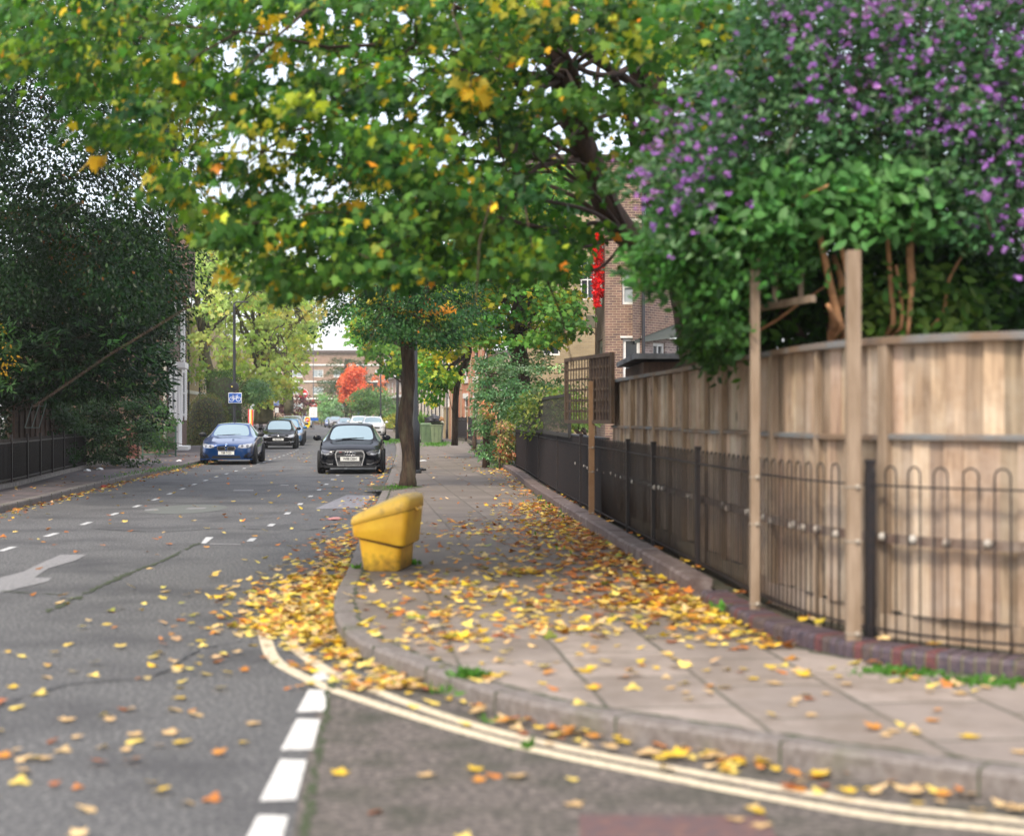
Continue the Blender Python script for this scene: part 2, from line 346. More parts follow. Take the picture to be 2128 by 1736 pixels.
poly = list(LB)+V2([(-120,285),(-120,-20)]); mb = MB(); mb.add([(p.x, p.y, .1) for p in poly], [tuple(range(len(poly)))]); struct(mb.build('garden_ground', soil, fix=False))
# side road patch of older tarmac, moss seam, drain slab
sp = V2([(-1.13,9.2),(-1.02,7.9),(-.93,6.9),(-.85,6.0),(-.75,5.0),(-.5,2),(-.3,-2)])
poly = sp+V2([(16,-2),(14,-.9),(9,2.1)])+[p for p in reversed(offset(KR, -.02)) if p.y < 9.0 and p.x < 9]
struct(MB().add([(p.x, p.y, .003) for p in poly], [tuple(range(len(poly)))]).build('side_road', tarmac, fix=False))
def wander(path, w, m, name, z, p=.8, step=.06):
    R = resample(path, step); mb = MB()
    for i in range(len(R)-1):
        if rng.random() > p: continue
        a, b = R[i], R[i+1]; t = (b-a).normalized(); n = Vector((-t.y, t.x)); o = n*float(rng.normal(0, w*.6)); q = w*float(rng.uniform(.3, 1.3))
        k = [a+o-n*q*.5-t*step*.6, a+o+t*.02-n*q, b+o-n*q*.6, b+o+t*step*.8, b+o+n*q, a+o+n*q*.7]
        mb.add([(c.x, c.y, z+.0006*(i % 3)) for c in k], [tuple(range(6))])
    return tag(mb.build(name, m, fix=False), kind='stuff')
wander(catmull([p+Vector((.05,0)) for p in sp[:6]], .1), .02, moss, 'moss', .006, .9)
wander(catmull([gp(*p) for p in ((100,1272),(190,1228),(270,1190),(330,1168),(412,1128))], .1), .03, moss, 'moss', .006, .75)
wander(catmull([gp(*p) for p in ((180,1098),(330,1104),(480,1098),(620,1102),(700,1092))], .1), .025, mat('tar', (.03,.03,.032), .6), 'tar_seam', .0058, .8)
wander(catmull([gp(*p) for p in ((-40,1480),(160,1420),(300,1410),(420,1350),(520,1330))], .1), .01, bpy.data.materials['tar'], 'tar_seam', .0058, .8)
wander(catmull([gp(*p) for p in ((150,1236),(60,1232),(0,1228))], .1), .02, moss, 'moss', .006, .5)
wander([p for p in offset(KR, .165) if 4 < p.y < 34], .02, moss, 'moss', .1195, .7)
wander([p for p in offset(ED, -.02) if 4 < p.y < 34], .03, moss, 'moss', .1195, .7)
clay = mat('clay_slab', (.13,.068,.062), .85, (.085,.06,.065), 14, 6, .5, 40, col3=(.2,.1,.07), scale3=9, lo3=.55, hi3=.7)
struct(MB().box((.62,5.55,.002),(.74,1.2,.012),rz=-.03).build('drain_slab', clay))
def mark(name, polys, m, z=.005):
    mb = MB()
    for q in polys: mb.add([(p[0], p[1], z) for p in q], [tuple(range(len(q)))])
    return struct(mb.build(name, m, fix=False))
def line(name, path, w, m, z=.0065): mb = MB(); strip(mb, offset(path, -w/2), offset(path, w/2), z); return struct(mb.build(name, m, fix=False))
outer = catmull([gp(*p) for p in ((545,1288),(552,1330),(575,1375),(640,1412),(692,1434),(820,1477),(947,1516),(1106,1558),(1403,1620),(1641,1666),(1846,1701),(2128,1731))]+[Vector((4.3,4.5)),Vector((9,1.6))], .08)
innr = catmull([gp(*p) for p in ((598,1300),(612,1345),(645,1372),(692,1399),(851,1463),(1003,1513),(1200,1560),(1403,1599),(1641,1643),(1846,1676),(2128,1709))]+[Vector((4.35,4.65)),Vector((9,1.78))], .08)
line('double_yellow_line', outer, .09, cream); line('double_yellow_line', innr, .085, cream)
dash = []
for a, b in ((9.7,9.3),(8.97,8.31),(8.11,7.36),(7.15,6.39),(6.15,5.35),(5.1,4.4)):
    x0 = -.95-(b-6)*.06; x1 = -.95-(a-6)*.06; w = .074; dash.append([(x0-w,b),(x0+w,b+.02),(x1+w*.9,a),(x1-w*.8,a+.02)])
mark('give_way_dashes', dash, white)
bay = []
def dashes(path, y0, y1, sp_, ln, w):
    R = [p for p in resample(path, .1) if y0 < p.y < y1]; n = int(sp_/.1); k = int(ln/.1)
    for i in range(0, len(R)-k-1, n):
        a, b = R[i], R[i+k]; t = (b-a).normalized(); q = Vector((-t.y, t.x))*w/2; bay.append([a-q, b-q, b+q, a+q])
dashes(offset(LK, -1.93), 16, 75, 2.25, .7, .085)
dashes(list(reversed([p+Vector((-1.42, 0)) for p in KR if p.y > 10])), 19.6, 80, 2.7, .6, .085)
bay.append([gp(418,1129), gp(428,1129), gp(444,1116), gp(428,1116)])
mark('bay_dashes', bay, mat('bay_paint', (.5,.5,.5), .75, (.2,.2,.2), 40, 6, lo=.5, hi=.75))
mark('road_bar', [[gp(484,1020),gp(527,1020),gp(527,1017),gp(486,1017)],[gp(582,1009),gp(600,1009),gp(600,1007),gp(583,1007)],[gp(436,1131),gp(500,1132),gp(500,1130),gp(436,1129)]], wornw)
mark('road_arrow', [[gp(*p) for p in ((-60,1228),(-60,1222),(0,1200),(48,1188),(90,1168),(125,1153),(180,1152),(158,1164),(100,1181),(72,1200),(108,1201),(100,1208),(40,1222),(0,1232))]], wornw)
el = [(-5.6+.66*math.cos(t), 26.5+1.35*math.sin(t)) for t in np.linspace(0, 2*math.pi, 33)[:-1]]
mark('road_patch', [el], mat('patch', (.125,.135,.12), .8, (.1,.105,.1), 50, 5, .3, 120), .004)
mark('road_mark', [[gp(*p) for p in ((300,1061),(330,1060),(328,1057),(302,1058))],[gp(*p) for p in ((385,1058),(425,1057),(430,1054),(392,1055))]], wornw, .0055)
mark('road_patch', [[(-3.4,26.5),(-2.62,26.8),(-2.75,31),(-3.35,31.2)]], mat('pale_patch', (.2,.195,.22), .8, (.12,.12,.13), 12, 6, lo=.45, hi=.62), .004)
mark('tree_pit', [[(-2.5+.0*k+(.5+.16*math.sin(3*q)+.1*math.sin(5*q+1))*math.cos(q)*1.0, 31.9+(1.3+.3*math.sin(2*q+1)+.2*math.sin(7*q))*math.sin(q)) for k, q in enumerate(np.linspace(0, 6.1, 26))]], mat('pit_soil', (.05,.05,.025), .95, (.07,.09,.03), 6, 6, .4, 20), .121)
# ---- raised bank and grass at the end of the street
gb = MB(); gb.add([(-75,286,.7),(10,286,.7),(10,300,1.45),(-75,300,1.45),(10,330,1.45),(-75,330,1.45)], [(0,1,2,3),(3,2,4,5)]); struct(gb.build('grass_verge', mat('verge', (.07,.16,.03), .9, (.11,.2,.05), .5, 8)))
rb = MB().box((-32,285.7,.35),(86,.5,.74)); tag(rb.build('retaining_wall', mat('retwall', (.16,.1,.07), .9, (.1,.07,.05), 2)), 'long low brown retaining wall below the grass at the street end', 'wall')
# ================================================================ brick edging, railings, fence
edge = empty('brick_edging', (1.8,10.2,.12), label='low curved edging of dark bricks along the foot of the railings', cat='edging')
def rel(o, par): o.location = Vector(o.location)-par.location; return o
engb = [mat('brick_blue', (.045,.036,.05), .5, (.1,.07,.08), 25, 4, .3, 60), mat('brick_red', (.14,.045,.042), .6, (.075,.03,.035), 25, 4, .3, 60), mat('brick_brown', (.1,.07,.06), .7, (.055,.04,.045), 25, 4, .3, 60)]
near = [p for p in ED if (p.y < 12.2)]; R = resample(near, .075)
bms = [MB(), MB(), MB()]
for i in range(len(R)-1):
    a = R[i]; t = (R[i+1]-R[i]).normalized(); n = Vector((-t.y, t.x)); c = a+n*.1; ang = math.atan2(t.y, t.x)
    k = int(rng.choice(3, p=[.45,.2,.35])); h = .105+float(rng.normal(0, .002)); w = .062
    prof = [(-.105,0),(-.105,h-.03),(-.098,h-.012),(-.083,h-.002),(-.06,h),(.105,h),(.105,0)]
    vs = []
    for s in (-w/2, w/2):
        for o, z in prof: q = c+t*s+n*(o+float(0)); vs.append((q.x, q.y, .118+z))
    m_ = len(prof); bms[k].add(vs, [tuple(range(m_)), tuple(reversed(range(m_, 2*m_)))]+[(j, j+1, m_+j+1, m_+j) for j in range(m_-1)])
bc_ = MB(); mi_ = []
sweep(bc_, near, [(.004,.11),(.004,.2),(.02,.215),(.2,.215),(.2,.1)]); mi_ += [3]*len(bc_.f)
for k, b in enumerate(bms): bc_.add(b.v, b.f); mi_ += [k]*len(b.f)
bo_ = bc_.build('brick_course', engb[0], edge)
for m_ in engb[1:]+[mat('mortar', (.22,.2,.13), .9, (.1,.1,.06), 20)]: bo_.data.materials.append(m_)
bo_.data.polygons.foreach_set('material_index', mi_); rel(bo_, edge)
cop = MB(); R = resample([p for p in ED if p.y >= 12.15], .9)
for i in range(len(R)-1):
    a, b = R[i], R[i+1]; t = (b-a).normalized(); n = Vector((-t.y, t.x)); A = a+t*.006; B = b-t*.006; h = .13+.12+float(rng.normal(0, .004))
    vs = []
    for p in (A, B):
        for o, z in ((0,.1),(0,h-.02),(.02,h),(.2,h),(.2,.1)): q = p+n*o; vs.append((q.x, q.y, z))
    cop.add(vs, [(0,1,2,3,4),(9,8,7,6,5)]+[(j, j+1, j+6, j+5) for j in range(4)])
rel(cop.build('coping_stones', mat('coping', (.16,.12,.11), .75, (.09,.06,.055), 9, 7, .2, 40, col3=(.24,.2,.19), scale3=4, lo3=.55, hi3=.7), edge), edge)
# railings
iron = mat('black_iron', (.012,.013,.016), .42, (.03,.02,.018), 30, 4)
rail_line = offset(ED, .33); RL = [p for p in resample(rail_line, .05)]
rail = empty('hooped_railings', (1.9,10.8,.2), label='long black iron hoop-topped railings in front of the wooden fence', cat='railings')
def z3(p, z): return Vector((p.x, p.y, z))
RR = resample(rail_line, .4)
for nm, z, w, h in (('top_rail', 1.165, .035, .011), ('bottom_rail', .262, .04, .012)):
    mb = MB(); sweep(mb, RR, [(-w/2,z-h/2),(-w/2,z+h/2),(w/2,z+h/2),(w/2,z-h/2),(-w/2,z-h/2)]); rel(mb.build(nm, iron, rail), rail)
hp = resample([p for p in reversed(rail_line) if p.y < 42.5], .19)
hp = [p for p in hp if p.y > 6.2]
rest = MB(); hn = 0
for i in range(len(hp)-1):
    t = (hp[i+1]-hp[i]).normalized(); c = hp[i]; r = .048
    pts = [z3(c-t*r, .2), z3(c-t*r, .75), z3(c-t*r, 1.24)]+[z3(c-t*r*math.cos(q), 1.24+r*math.sin(q)) for q in (math.pi*k/7 for k in range(1, 7))]+[z3(c+t*r, 1.24), z3(c+t*r, .75), z3(c+t*r, .2)]
    if hn < 96: mb = MB(); mb.tube(pts, .0085 if hn < 16 else .0062, 6); rel(mb.build('hoop', iron, rail, smooth=True), rail); hn += 1
    else: rest.tube(pts, .006, 4)
rel(tag(rest.build('hoops', iron, rail), kind='stuff'), rail)
for s in (9.74, 14.1, 16.7, 18.7, 24, 28, 33, 38):
    p = min(rail_line, key=lambda q: abs(q.y-s)); mb = MB(); mb.box((p.x-.01, p.y, .74),(.05,.05,1.12)); mb.box((p.x-.01,p.y,1.31),(.06,.06,.03)); rel(mb.build('post', iron, rail, bevel=.004), rail)
# mid rail of timber with pale studs
studm = mat('pale_stud', (.45,.43,.39), .6, (.25,.2,.16), 9)
mid = MB(); sweep(mid, [p for p in offset(ED, .385) if 7.2 < p.y < 22], [(-.012,.80),(-.012,.86),(.012,.86),(.012,.80)]); rel(mid.build('mid_batten', mat('mid_batten', (.1,.06,.045), .8, (.2,.16,.13), 5), rail), rail)
st = MB(); q = resample([p for p in offset(ED, .36) if 7.2 < p.y < 26], .25)
for p in q:
    if rng.random() < .85: st.lathe([(.004,-.02),(.025,-.014),(.03,0),(.023,.012),(.004,.016)], (p.x+rng.normal(0,.01), p.y, .835+rng.normal(0,.008)), 8, 'Y')
rel(st.build('studs', studm, rail, smooth=True), rail)
# wooden fence
def woodmat(name, base, dark, pale):
    m, nt = _new(name); L = nt.links.new
    out = N(nt, 'ShaderNodeOutputMaterial'); b = N(nt, 'ShaderNodeBsdfPrincipled', Roughness=.85); L(b.outputs[0], out.inputs[0])
    tc = N(nt, 'ShaderNodeTexCoord'); oi = N(nt, 'ShaderNodeAttribute', attribute_name='tint')
    mp = N(nt, 'ShaderNodeMapping'); mp.inputs['Scale'].default_value = (14, 14, .9); L(tc.outputs['Object'], mp.inputs[0])
    n1 = N(nt, 'ShaderNodeTexNoise', Scale=1.6, Detail=9.0, Roughness=.65, Distortion=.6); L(mp.outputs[0], n1.inputs[0])
    r1 = N(nt, 'ShaderNodeMapRange'); r1.inputs[1].default_value = .36; r1.inputs[2].default_value = .66; L(n1.outputs[0], r1.inputs[0])
    x = N(nt, 'ShaderNodeMix', data_type='RGBA'); x.inputs[6].default_value = c4(dark); x.inputs[7].default_value = c4(base); L(r1.outputs[0], x.inputs[0])
    n2 = N(nt, 'ShaderNodeTexNoise', Scale=1.3, Detail=7.0, Roughness=.7); L(tc.outputs['Object'], n2.inputs[0])
    r2 = N(nt, 'ShaderNodeMapRange'); r2.inputs[1].default_value = .42; r2.inputs[2].default_value = .66; L(n2.outputs[0], r2.inputs[0])
    x2 = N(nt, 'ShaderNodeMix', data_type='RGBA'); L(x.outputs[2], x2.inputs[6]); x2.inputs[7].default_value = c4(pale); L(r2.outputs[0], x2.inputs[0])
    # knots
    mk = N(nt, 'ShaderNodeMapping'); mk.inputs['Scale'].default_value = (5.5, 5.5, 2.6); L(tc.outputs['Object'], mk.inputs[0])
    vk = N(nt, 'ShaderNodeTexVoronoi', Scale=1.0); L(mk.outputs[0], vk.inputs[0]); rk = N(nt, 'ShaderNodeMapRange'); rk.inputs[1].default_value = .06; rk.inputs[2].default_value = .17; rk.inputs[3].default_value = .45; rk.inputs[4].default_value = 1; L(vk.outputs[0], rk.inputs[0])
    s = N(nt, 'ShaderNodeVectorMath', operation='MULTIPLY'); L(x2.outputs[2], s.inputs[0]); L(oi.outputs[0], s.inputs[1])
    s2 = N(nt, 'ShaderNodeVectorMath', operation='SCALE'); L(s.outputs[0], s2.inputs[0]); L(rk.outputs[0], s2.inputs['Scale']); L(s2.outputs[0], b.inputs['Base Color'])
    bp = N(nt, 'ShaderNodeBump', Strength=.35, Distance=.01); L(n1.outputs[0], bp.inputs['Height']); L(bp.outputs[0], b.inputs['Normal'])
    return m
wood = woodmat('weathered_board', (.375,.27,.18), (.17,.115,.075), (.385,.315,.245))
woodd = woodmat('dark_board', (.075,.04,.026), (.035,.02,.014), (.09,.055,.036))
capm = mat('rail_wood', (.17,.115,.075), .85, (.15,.16,.165), 2.2, 7, .3, 30, lo=.42, hi=.6)
postw = mat('post_wood', (.31,.235,.17), .85, (.2,.14,.09), 3, 8, .3, 30, stretch=(6,6,.8))
fence = empty('wooden_fence', (1.95,11.5,.2), label='long curved fence of weathered vertical boards behind the railings', cat='fence')
def tintface(o, per, jit=.18):
    me = o.data; n = len(me.polygons); k = n//per; a = me.attributes.new('tint', 'FLOAT_COLOR', 'FACE')
    c = np.exp(rng.normal(0, jit, (k, 1)))*np.exp(rng.normal(0, .018, (k, 3))); cc = np.ones((n, 4), np.float32); cc[:k*per, :3] = np.repeat(c, per, 0); a.data.foreach_set('color', cc.ravel())
def boards(path, z0, z1, w, m, parent, name='board_panel', jit=.18, zj=.006, th=.018, front=0.0):
    R = resample(path, w); mb = MB()
    for i in range(len(R)-1):
        a, b = R[i], R[i+1]; t = (b-a).normalized(); n = Vector((-t.y, t.x)); c = (a+b)/2+n*(.016 if i % 2 else 0)+n*float(rng.normal(front, .0018)); ang = math.atan2(t.y, t.x)+.05
        za, zb = z0+float(rng.normal(0, zj)), z1+float(rng.normal(0, zj)); mb.box((c.x, c.y, (za+zb)/2), (w*1.03, th, zb-za), rz=ang+float(rng.normal(.05, .03)))
    o = mb.build(name, m, parent); tintface(o, 6, jit); return rel(o, parent) if parent else o
fl = offset(ED, .47); FL = [p for p in fl if p.y < 21.2]
bays = []; cur = [FL[0]]; acc = 0
for i in range(1, len(FL)):
    acc += (FL[i]-FL[i-1]).length; cur.append(FL[i])
    if acc >= 1.83: bays.append(cur); cur = [FL[i]]; acc = 0
bays.append(cur)
for bay_ in bays:
    if len(bay_) < 3 or bay_[0].x > 8: continue
    boards(bay_, .36, 1.47, .115, wood, fence); boards(bay_, 1.47, 2.06, .118, wood, fence, front=.012)
    boards(bay_, .2, .35, .9, wood, fence, 'gravel_board', front=-.01)
    p = bay_[-1]; t = (bay_[-1]-bay_[-2]).normalized(); a = math.atan2(t.y, t.x); nn = Vector((-t.y, t.x))
    mb = MB(); q = p-nn*.03; mb.box((q.x, q.y, 1.13),(.085,.06,1.88), rz=a); rel(mb.build('post', postw, fence, bevel=.006), fence)
    if p.y > 9.5:
        j = bay_[len(bay_)//2]; q = j-nn*.025; mb = MB(); mb.box((q.x, q.y, 1.13),(.045,.04,1.84), rz=a); rel(mb.build('batten', postw, fence), fence)
for nm, z, w, h in (('top_rail', 2.075, .09, .05), ('middle_rail', 1.465, .06, .035)):
    for bay_ in bays:
        if len(bay_) < 3 or bay_[0].x > 8: continue
        o0 = float(rng.normal(0, .004)); mb = MB(); dz = float(rng.normal(0, .004)); pth = bay_
        sweep(mb, pth, [(-w*.75,z-h/2+dz),(-w*.75,z+h*.3+dz),(-w*.1,z+h/2+dz),(w*.3,z+h/2+dz),(w*.3,z-h/2+dz),(-w*.75,z-h/2+dz)]); rel(mb.build(nm, capm, fence), fence)
# tall timber posts strapped to the railings
def tallpost(x, y, z1, w, label, pale=True, lean=0.0):
    root = empty('timber_post', (x, y, .23), label=label, cat='post'); mb = MB(); mb.bar((0,0,-.02),(lean,0,z1-.23), w, w*.8); mb.build('post_shaft', postw if pale else mat('brown_post', (.22,.12,.06), .8, (.3,.18,.1), 3), root, bevel=.004)
    for z in (1.165, .83, .262): tie = MB(); tie.box((lean*z/2.5, -.0, z-.23),(w*1.12,w*.9,.008)); tie.lathe([(.004,-.02),(.016,-.012),(.016,0)], (w*.2, -w*.42, z-.23), 8, 'Y'); tie.build('strap', mat('strap', (.3,.26,.21), .6), root)
tallpost(1.735, 11.0, 2.72, .066, 'slim pale timber post of medium height, between the brown post and the thickest one')
tallpost(2.105, 9.5, 2.62, .086, 'thickest pale timber post, standing in front of the curved end of the fence')
tallpost(1.1, 21.3, 2.08, .08, 'brown timber post in front of the lattice panel at the fence end', False)
# rails of a loose frame above the fence, between the posts
fr = empty('timber_crosspiece', (1.95,11.3,2.1), label='weathered timber crosspiece with uprights above the fence, left of the thickest post', cat='frame')
fmb = MB(); a = at(1560,642,11.6); b = at(1690,620,11.0); fmb.bar(a-fr.location, b-fr.location, .05, .05); fmb.build('crossbar', postw, fr)
for u, v0, v1 in ((1610,570,630),(1664,568,622)):
    mb = MB(); mb.bar(at(u,v0,11.3)-fr.location, at(u,v1,11.3)-fr.location, .035, .03); mb.build('upright', postw, fr)
# lattice panels
latm = mat('lattice_wood', (.11,.07,.045), .85, (.07,.05,.035), 6)
def lattice(p0, p1, z0, z1, pitch, label, w=.022, backed=None, m=latm):
    p0 = Vector(p0); p1 = Vector(p1); L = (p1-p0).length; t = (p1-p0)/L; a = math.atan2(t.y, t.x)
    root = empty('trellis_panel', (p0.x, p0.y, z0), a, label, 'trellis'); H = z1-z0
    f = MB(); f.box((L/2,0,H),(L+.06,.05,.05)); f.box((L/2,0,0),(L+.06,.05,.05)); f.box((0,0,H/2),(.05,.052,H)); f.box((L,0,H/2),(.05,.052,H)); f.build('frame', m, root)
    mb = MB()
    for x in np.arange(pitch, L, pitch): mb.box((x,-.012,H/2),(w,.01,H))
    for z in np.arange(pitch, H, pitch): mb.box((L/2,.0,z),(L,.01,w))
    mb.build('lattice', m, root)
    if backed:
        bb = MB(); bb.box(((backed[0]+backed[1])/2,.03,H/2),(backed[1]-backed[0],.02,H)); o = bb.build('back_board', woodd, root); tintface(o, 6)
lattice((.80,22.7),(1.33,20.4), 1.52, 2.42, .15, 'brown lattice panel raised above the far end of the wooden fence', .03, backed=(1.15, 2.3))
lattice((.24,38.5),(.95,25.4), 1.27, 1.95, .17, 'thin wire-like dark lattice above the black screened railings', .012, m=mat('dark_lattice', (.03,.028,.026), .8))
scr = MB(); boardsp = [p for p in offset(ED, .40) if 21.2 < p.y < 43]
screen = empty('railing_screen', (.6,30,.2), label='black boarded screen fixed behind the far railings', cat='screen')
scm = mat('screen', (.018,.02,.026), .6, (.03,.026,.026), 4)
o = boards(boardsp, .24, 1.26, .42, scm, screen, 'screen_board', .1)
mb = MB(); sweep(mb, boardsp, [(-.05,1.27),(-.05,1.3),(.03,1.3),(.03,1.27)]); rel(mb.build('screen_cap', mat('cap', (.06,.065,.075), .6), screen), screen)
# lean-to roof behind the trellis
lt = empty('garden_shed', (2.3,21.5,0.2), label='low dark timber shed with a flat felt roof edge behind the fence', cat='shed')
mb = MB(); mb.box((.15,0,1.05),(1.5,3.2,2.1)); o = mb.build('wall', woodd, lt); tintface(o, 6)
mb = MB(); mb.box((.15,0,2.17),(1.75,3.5,.07)); mb.build('roof', mat('felt', (.16,.17,.19), .8, (.05,.05,.05), 4), lt)
# ================================================================ VEGETATION
lm = leaf_mat('leaf', 1.0); lmd = leaf_mat('dark_leaf', 1.0, .3, .38); lmf = leaf_mat('fallen_leaf_mat', 1.0, .12, .75)
bark = mat('bark', (.075,.045,.028), .9, (.028,.018,.012), 7, 9, 1.0, 26, stretch=(3,3,.7), col3=(.1,.085,.05), scale3=2.5, lo3=.5, hi3=.7)
barkr = mat('bark_reddish', (.085,.045,.032), .85, (.04,.024,.018), 5, 8, .6, 25, stretch=(3,3,.8))
twig = mat('twig', (.09,.055,.035), .85, (.05,.03,.02), 8)
barkg = mat('bark_green', (.12,.11,.06), .9, (.06,.055,.035), 3, 8, .5, 12)
def LM(name, tm, arr, m, parent): return leafmesh(name, tm, *arr, m, parent)
def cat_(*a): return tuple(np.concatenate(x) for x in zip(*a))
def shift(arr, loc): return (arr[0]-np.array(loc),)+arr[1:]
def viewpts(n, poly, y0, y1, r=None, power=1.0):
    """n crown points inside the solid bounded by the outline at its own distance, between depths y0 and y1"""
    P = np.array(poly, float); out = []; lo = P.min(0); hi = P.max(0)
    while len(out) < n:
        u = rng.uniform(lo[0], hi[0], n); v = rng.uniform(lo[1], hi[1], n); k = inpoly(u, v, poly); y = y0+(y1-y0)*rng.random(n)**power
        for a, b, c in zip(u[k], v[k], y[k]): out.append(((a-CX)/FPX*c, c, CAMZ-(b-CY)/FPX*c))
    return np.array(out[:n])
G1, G2, G3, G4 = (.038,.11,.02), (.06,.15,.026), (.02,.068,.02), (.13,.235,.03)
YL, YO, YG = (.66,.44,.03), (.55,.22,.02), (.3,.31,.03)
# ---- big maple overhanging the street
base = Vector((2.35, 17.6, .2))
mp = empty('maple_tree', base, label='big spreading maple behind the fence whose branches overhang the whole street', cat='tree')
L = lambda p: Vector(p)-base
tr1 = [(2.35,17.6,.15),(2.25,17.5,1.6), at(1475,640,17.4), at(1400,548,17.1), at(1292,478,16.8), at(1222,330,16.4), at(1165,165,16.0), at(1140,0,15.8), at(1120,-260,15.4)]
trunk_mesh('trunk', [L(p) for p in tr1], [.2,.17,.16,.15,.14,.12,.1,.06], barkr, mp)
tr2 = [(2.4,17.7,.2), at(1440,640,17.8), at(1378,480,18), at(1390,340,18), at(1352,200,17.8), at(1330,70,17.5), at(1310,-120,17.2), at(1300,-420,17)]
trunk_mesh('trunk', [L(p) for p in tr2], [.25,.22,.2,.21,.2,.19,.15,.08], barkr, mp)
MM = [(-80,-60),(1480,-60),(1560,60),(1500,180),(1440,330),(1330,420),(1290,460),(1230,480),(1130,535),(1010,575),(930,570),(840,545),(760,560),(700,575),(655,600),(610,590),(560,565),(500,520),(440,470),(400,400),(330,390),(300,330),(230,290),(190,240),(130,190),(70,140),(-80,110)]
cen = viewpts(400, MM, 11.6, 15.5); cenb = viewpts(170, MM, 15.5, 21)
def prj(P): return CX+P[:,0]/P[:,1]*FPX, CY-(P[:,2]-CAMZ)/P[:,1]*FPX
GAP = [(1090,60),(1430,60),(1420,300),(1330,490),(1200,490),(1010,500),(1020,440),(1180,330),(1130,260)]
cen = cen[~(inpoly(*prj(cen), GAP) & (rng.random(len(cen)) < .72))]; cenb = cenb[~(inpoly(*prj(cenb), GAP) & (rng.random(len(cenb)) < .5))]
# lower border sprays so the outline droops irregularly
bd = []
for i in range(12, 27):
    a, b = np.array(MM[i-1], float), np.array(MM[i], float)
    for t in rng.random(3): q = a+(b-a)*t; y = rng.uniform(11.8, 15); bd.append(tuple(at(q[0]+rng.normal(0,18), q[1]+rng.normal(-14,18), y)))
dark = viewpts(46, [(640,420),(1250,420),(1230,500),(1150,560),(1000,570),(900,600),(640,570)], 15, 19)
top = np.stack([rng.uniform(-5,4.5,120), rng.uniform(10.5,23,120), rng.uniform(6.4,9.8,120)], 1)
top = top[((top[:,0]+.3)/6.2)**2+((top[:,1]-16.5)/6.8)**2+((top[:,2]-5.5)/4.6)**2 < 1]
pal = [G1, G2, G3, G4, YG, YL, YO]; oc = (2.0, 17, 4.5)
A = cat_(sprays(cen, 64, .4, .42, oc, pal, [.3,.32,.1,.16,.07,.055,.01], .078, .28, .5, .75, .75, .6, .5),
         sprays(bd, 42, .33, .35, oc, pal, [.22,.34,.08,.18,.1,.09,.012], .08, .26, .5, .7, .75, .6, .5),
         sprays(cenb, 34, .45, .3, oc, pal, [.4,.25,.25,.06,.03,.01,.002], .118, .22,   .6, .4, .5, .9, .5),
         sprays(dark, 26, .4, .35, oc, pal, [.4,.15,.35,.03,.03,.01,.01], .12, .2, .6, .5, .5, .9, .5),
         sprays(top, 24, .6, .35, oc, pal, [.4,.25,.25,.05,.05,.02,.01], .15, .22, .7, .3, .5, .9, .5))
# bright yellow leaf patches
yc = [at(u, v, y) for u, v, y in ((560,35,13),(600,85,13),(640,75,13.2),(575,115,13),(975,170,12.5),(1010,195,12.4),(740,420,13),(860,300,13),(430,380,13),(330,370,13),(600,490,12.4),(1565,95,12.5),(1590,125,12.5),(990,205,13),(480,560,14),(200,330,14),(985,600-190,13))]
A = cat_(A, sprays(yc, 7, .16, .6, oc, [YL, (.6,.33,.03), (.6,.5,.08)], [.7,.1,.2], .125, .15, .4, .9, .5, .3, .35))
VO = [(936,113,48,30),(875,202,40,44),(844,34,50,34),(803,240,50,22),(564,164,40,20),(553,202,34,26),(600,140,40,22),(434,222,46,22),(479,126,40,26),(578,164,44,26),(860,150,24,60),(85,171,50,40),(212,222,50,26),(266,359,60,50),(376,290,40,44),(393,335,30,30),(1197,18,44,22),(1190,155,44,24),(1230,60,30,18),(640,270,40,16),(700,330,30,20),(480,300,36,30),(330,110,30,18),(385,120,26,16),(760,90,22,30),(820,400,26,16),(700,20,40,20),(1010,330,40,20),(620,440,40,24),(1085,210,30,14),(520,60,20,14)]
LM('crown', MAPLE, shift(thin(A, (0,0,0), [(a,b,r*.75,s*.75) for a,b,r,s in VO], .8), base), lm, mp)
tips = [tuple(c) for c in cen[::7]]+[tuple(c) for c in bd[::4]]+[tuple(c) for c in cenb[::9]]
j1 = [L(p) for p in (at(1222,330,16.4), at(1165,165,16), at(1140,0,15.8), at(1352,200,17.8), at(1330,70,17.5), at(1292,478,16.8))]
limbs('limbs', j1[0], [L(t) for t in tips[::2]], .03, barkr, mp, 2, .1, j1, rmin=.004)
cb = MB()
for pth, r in (([(1292,478,16.8),(1230,440,15.6),(1150,420,14.8),(1040,400,14)],.028), ([(1290,490,16.8),(1180,520,16),(1060,515,15.3)],.02), ([(1350,200,17.8),(1270,140,16.8),(1180,90,15.8),(1090,40,15)],.05), ([(1340,110,17.6),(1290,150,16.8),(1220,150,16),(1130,80,15.2),(1060,10,14.6)],.04), ([(1300,470,16.8),(1230,350,15),(1100,330,14.2)],.025), ([(1222,330,16.4),(1205,180,15.8),(1150,60,15.4),(1120,-60,15)],.05), ([(1378,480,18),(1330,340,17.4),(1300,220,17),(1240,90,16.5)],.09), ([(545,320,12.6),(538,250,12.7),(530,180,12.9)],.012),([(1300,500,16.8),(1240,560,16.6),(1160,545,16.2)],.02)):
    q = catmull3([L(at(*p)) for p in pth], 4); cb = MB(); cb.tube(q, [r*(1-.6*i/len(q)) for i in range(len(q))], 7); cb.build('bough', barkr, mp, smooth=True, fix=False)
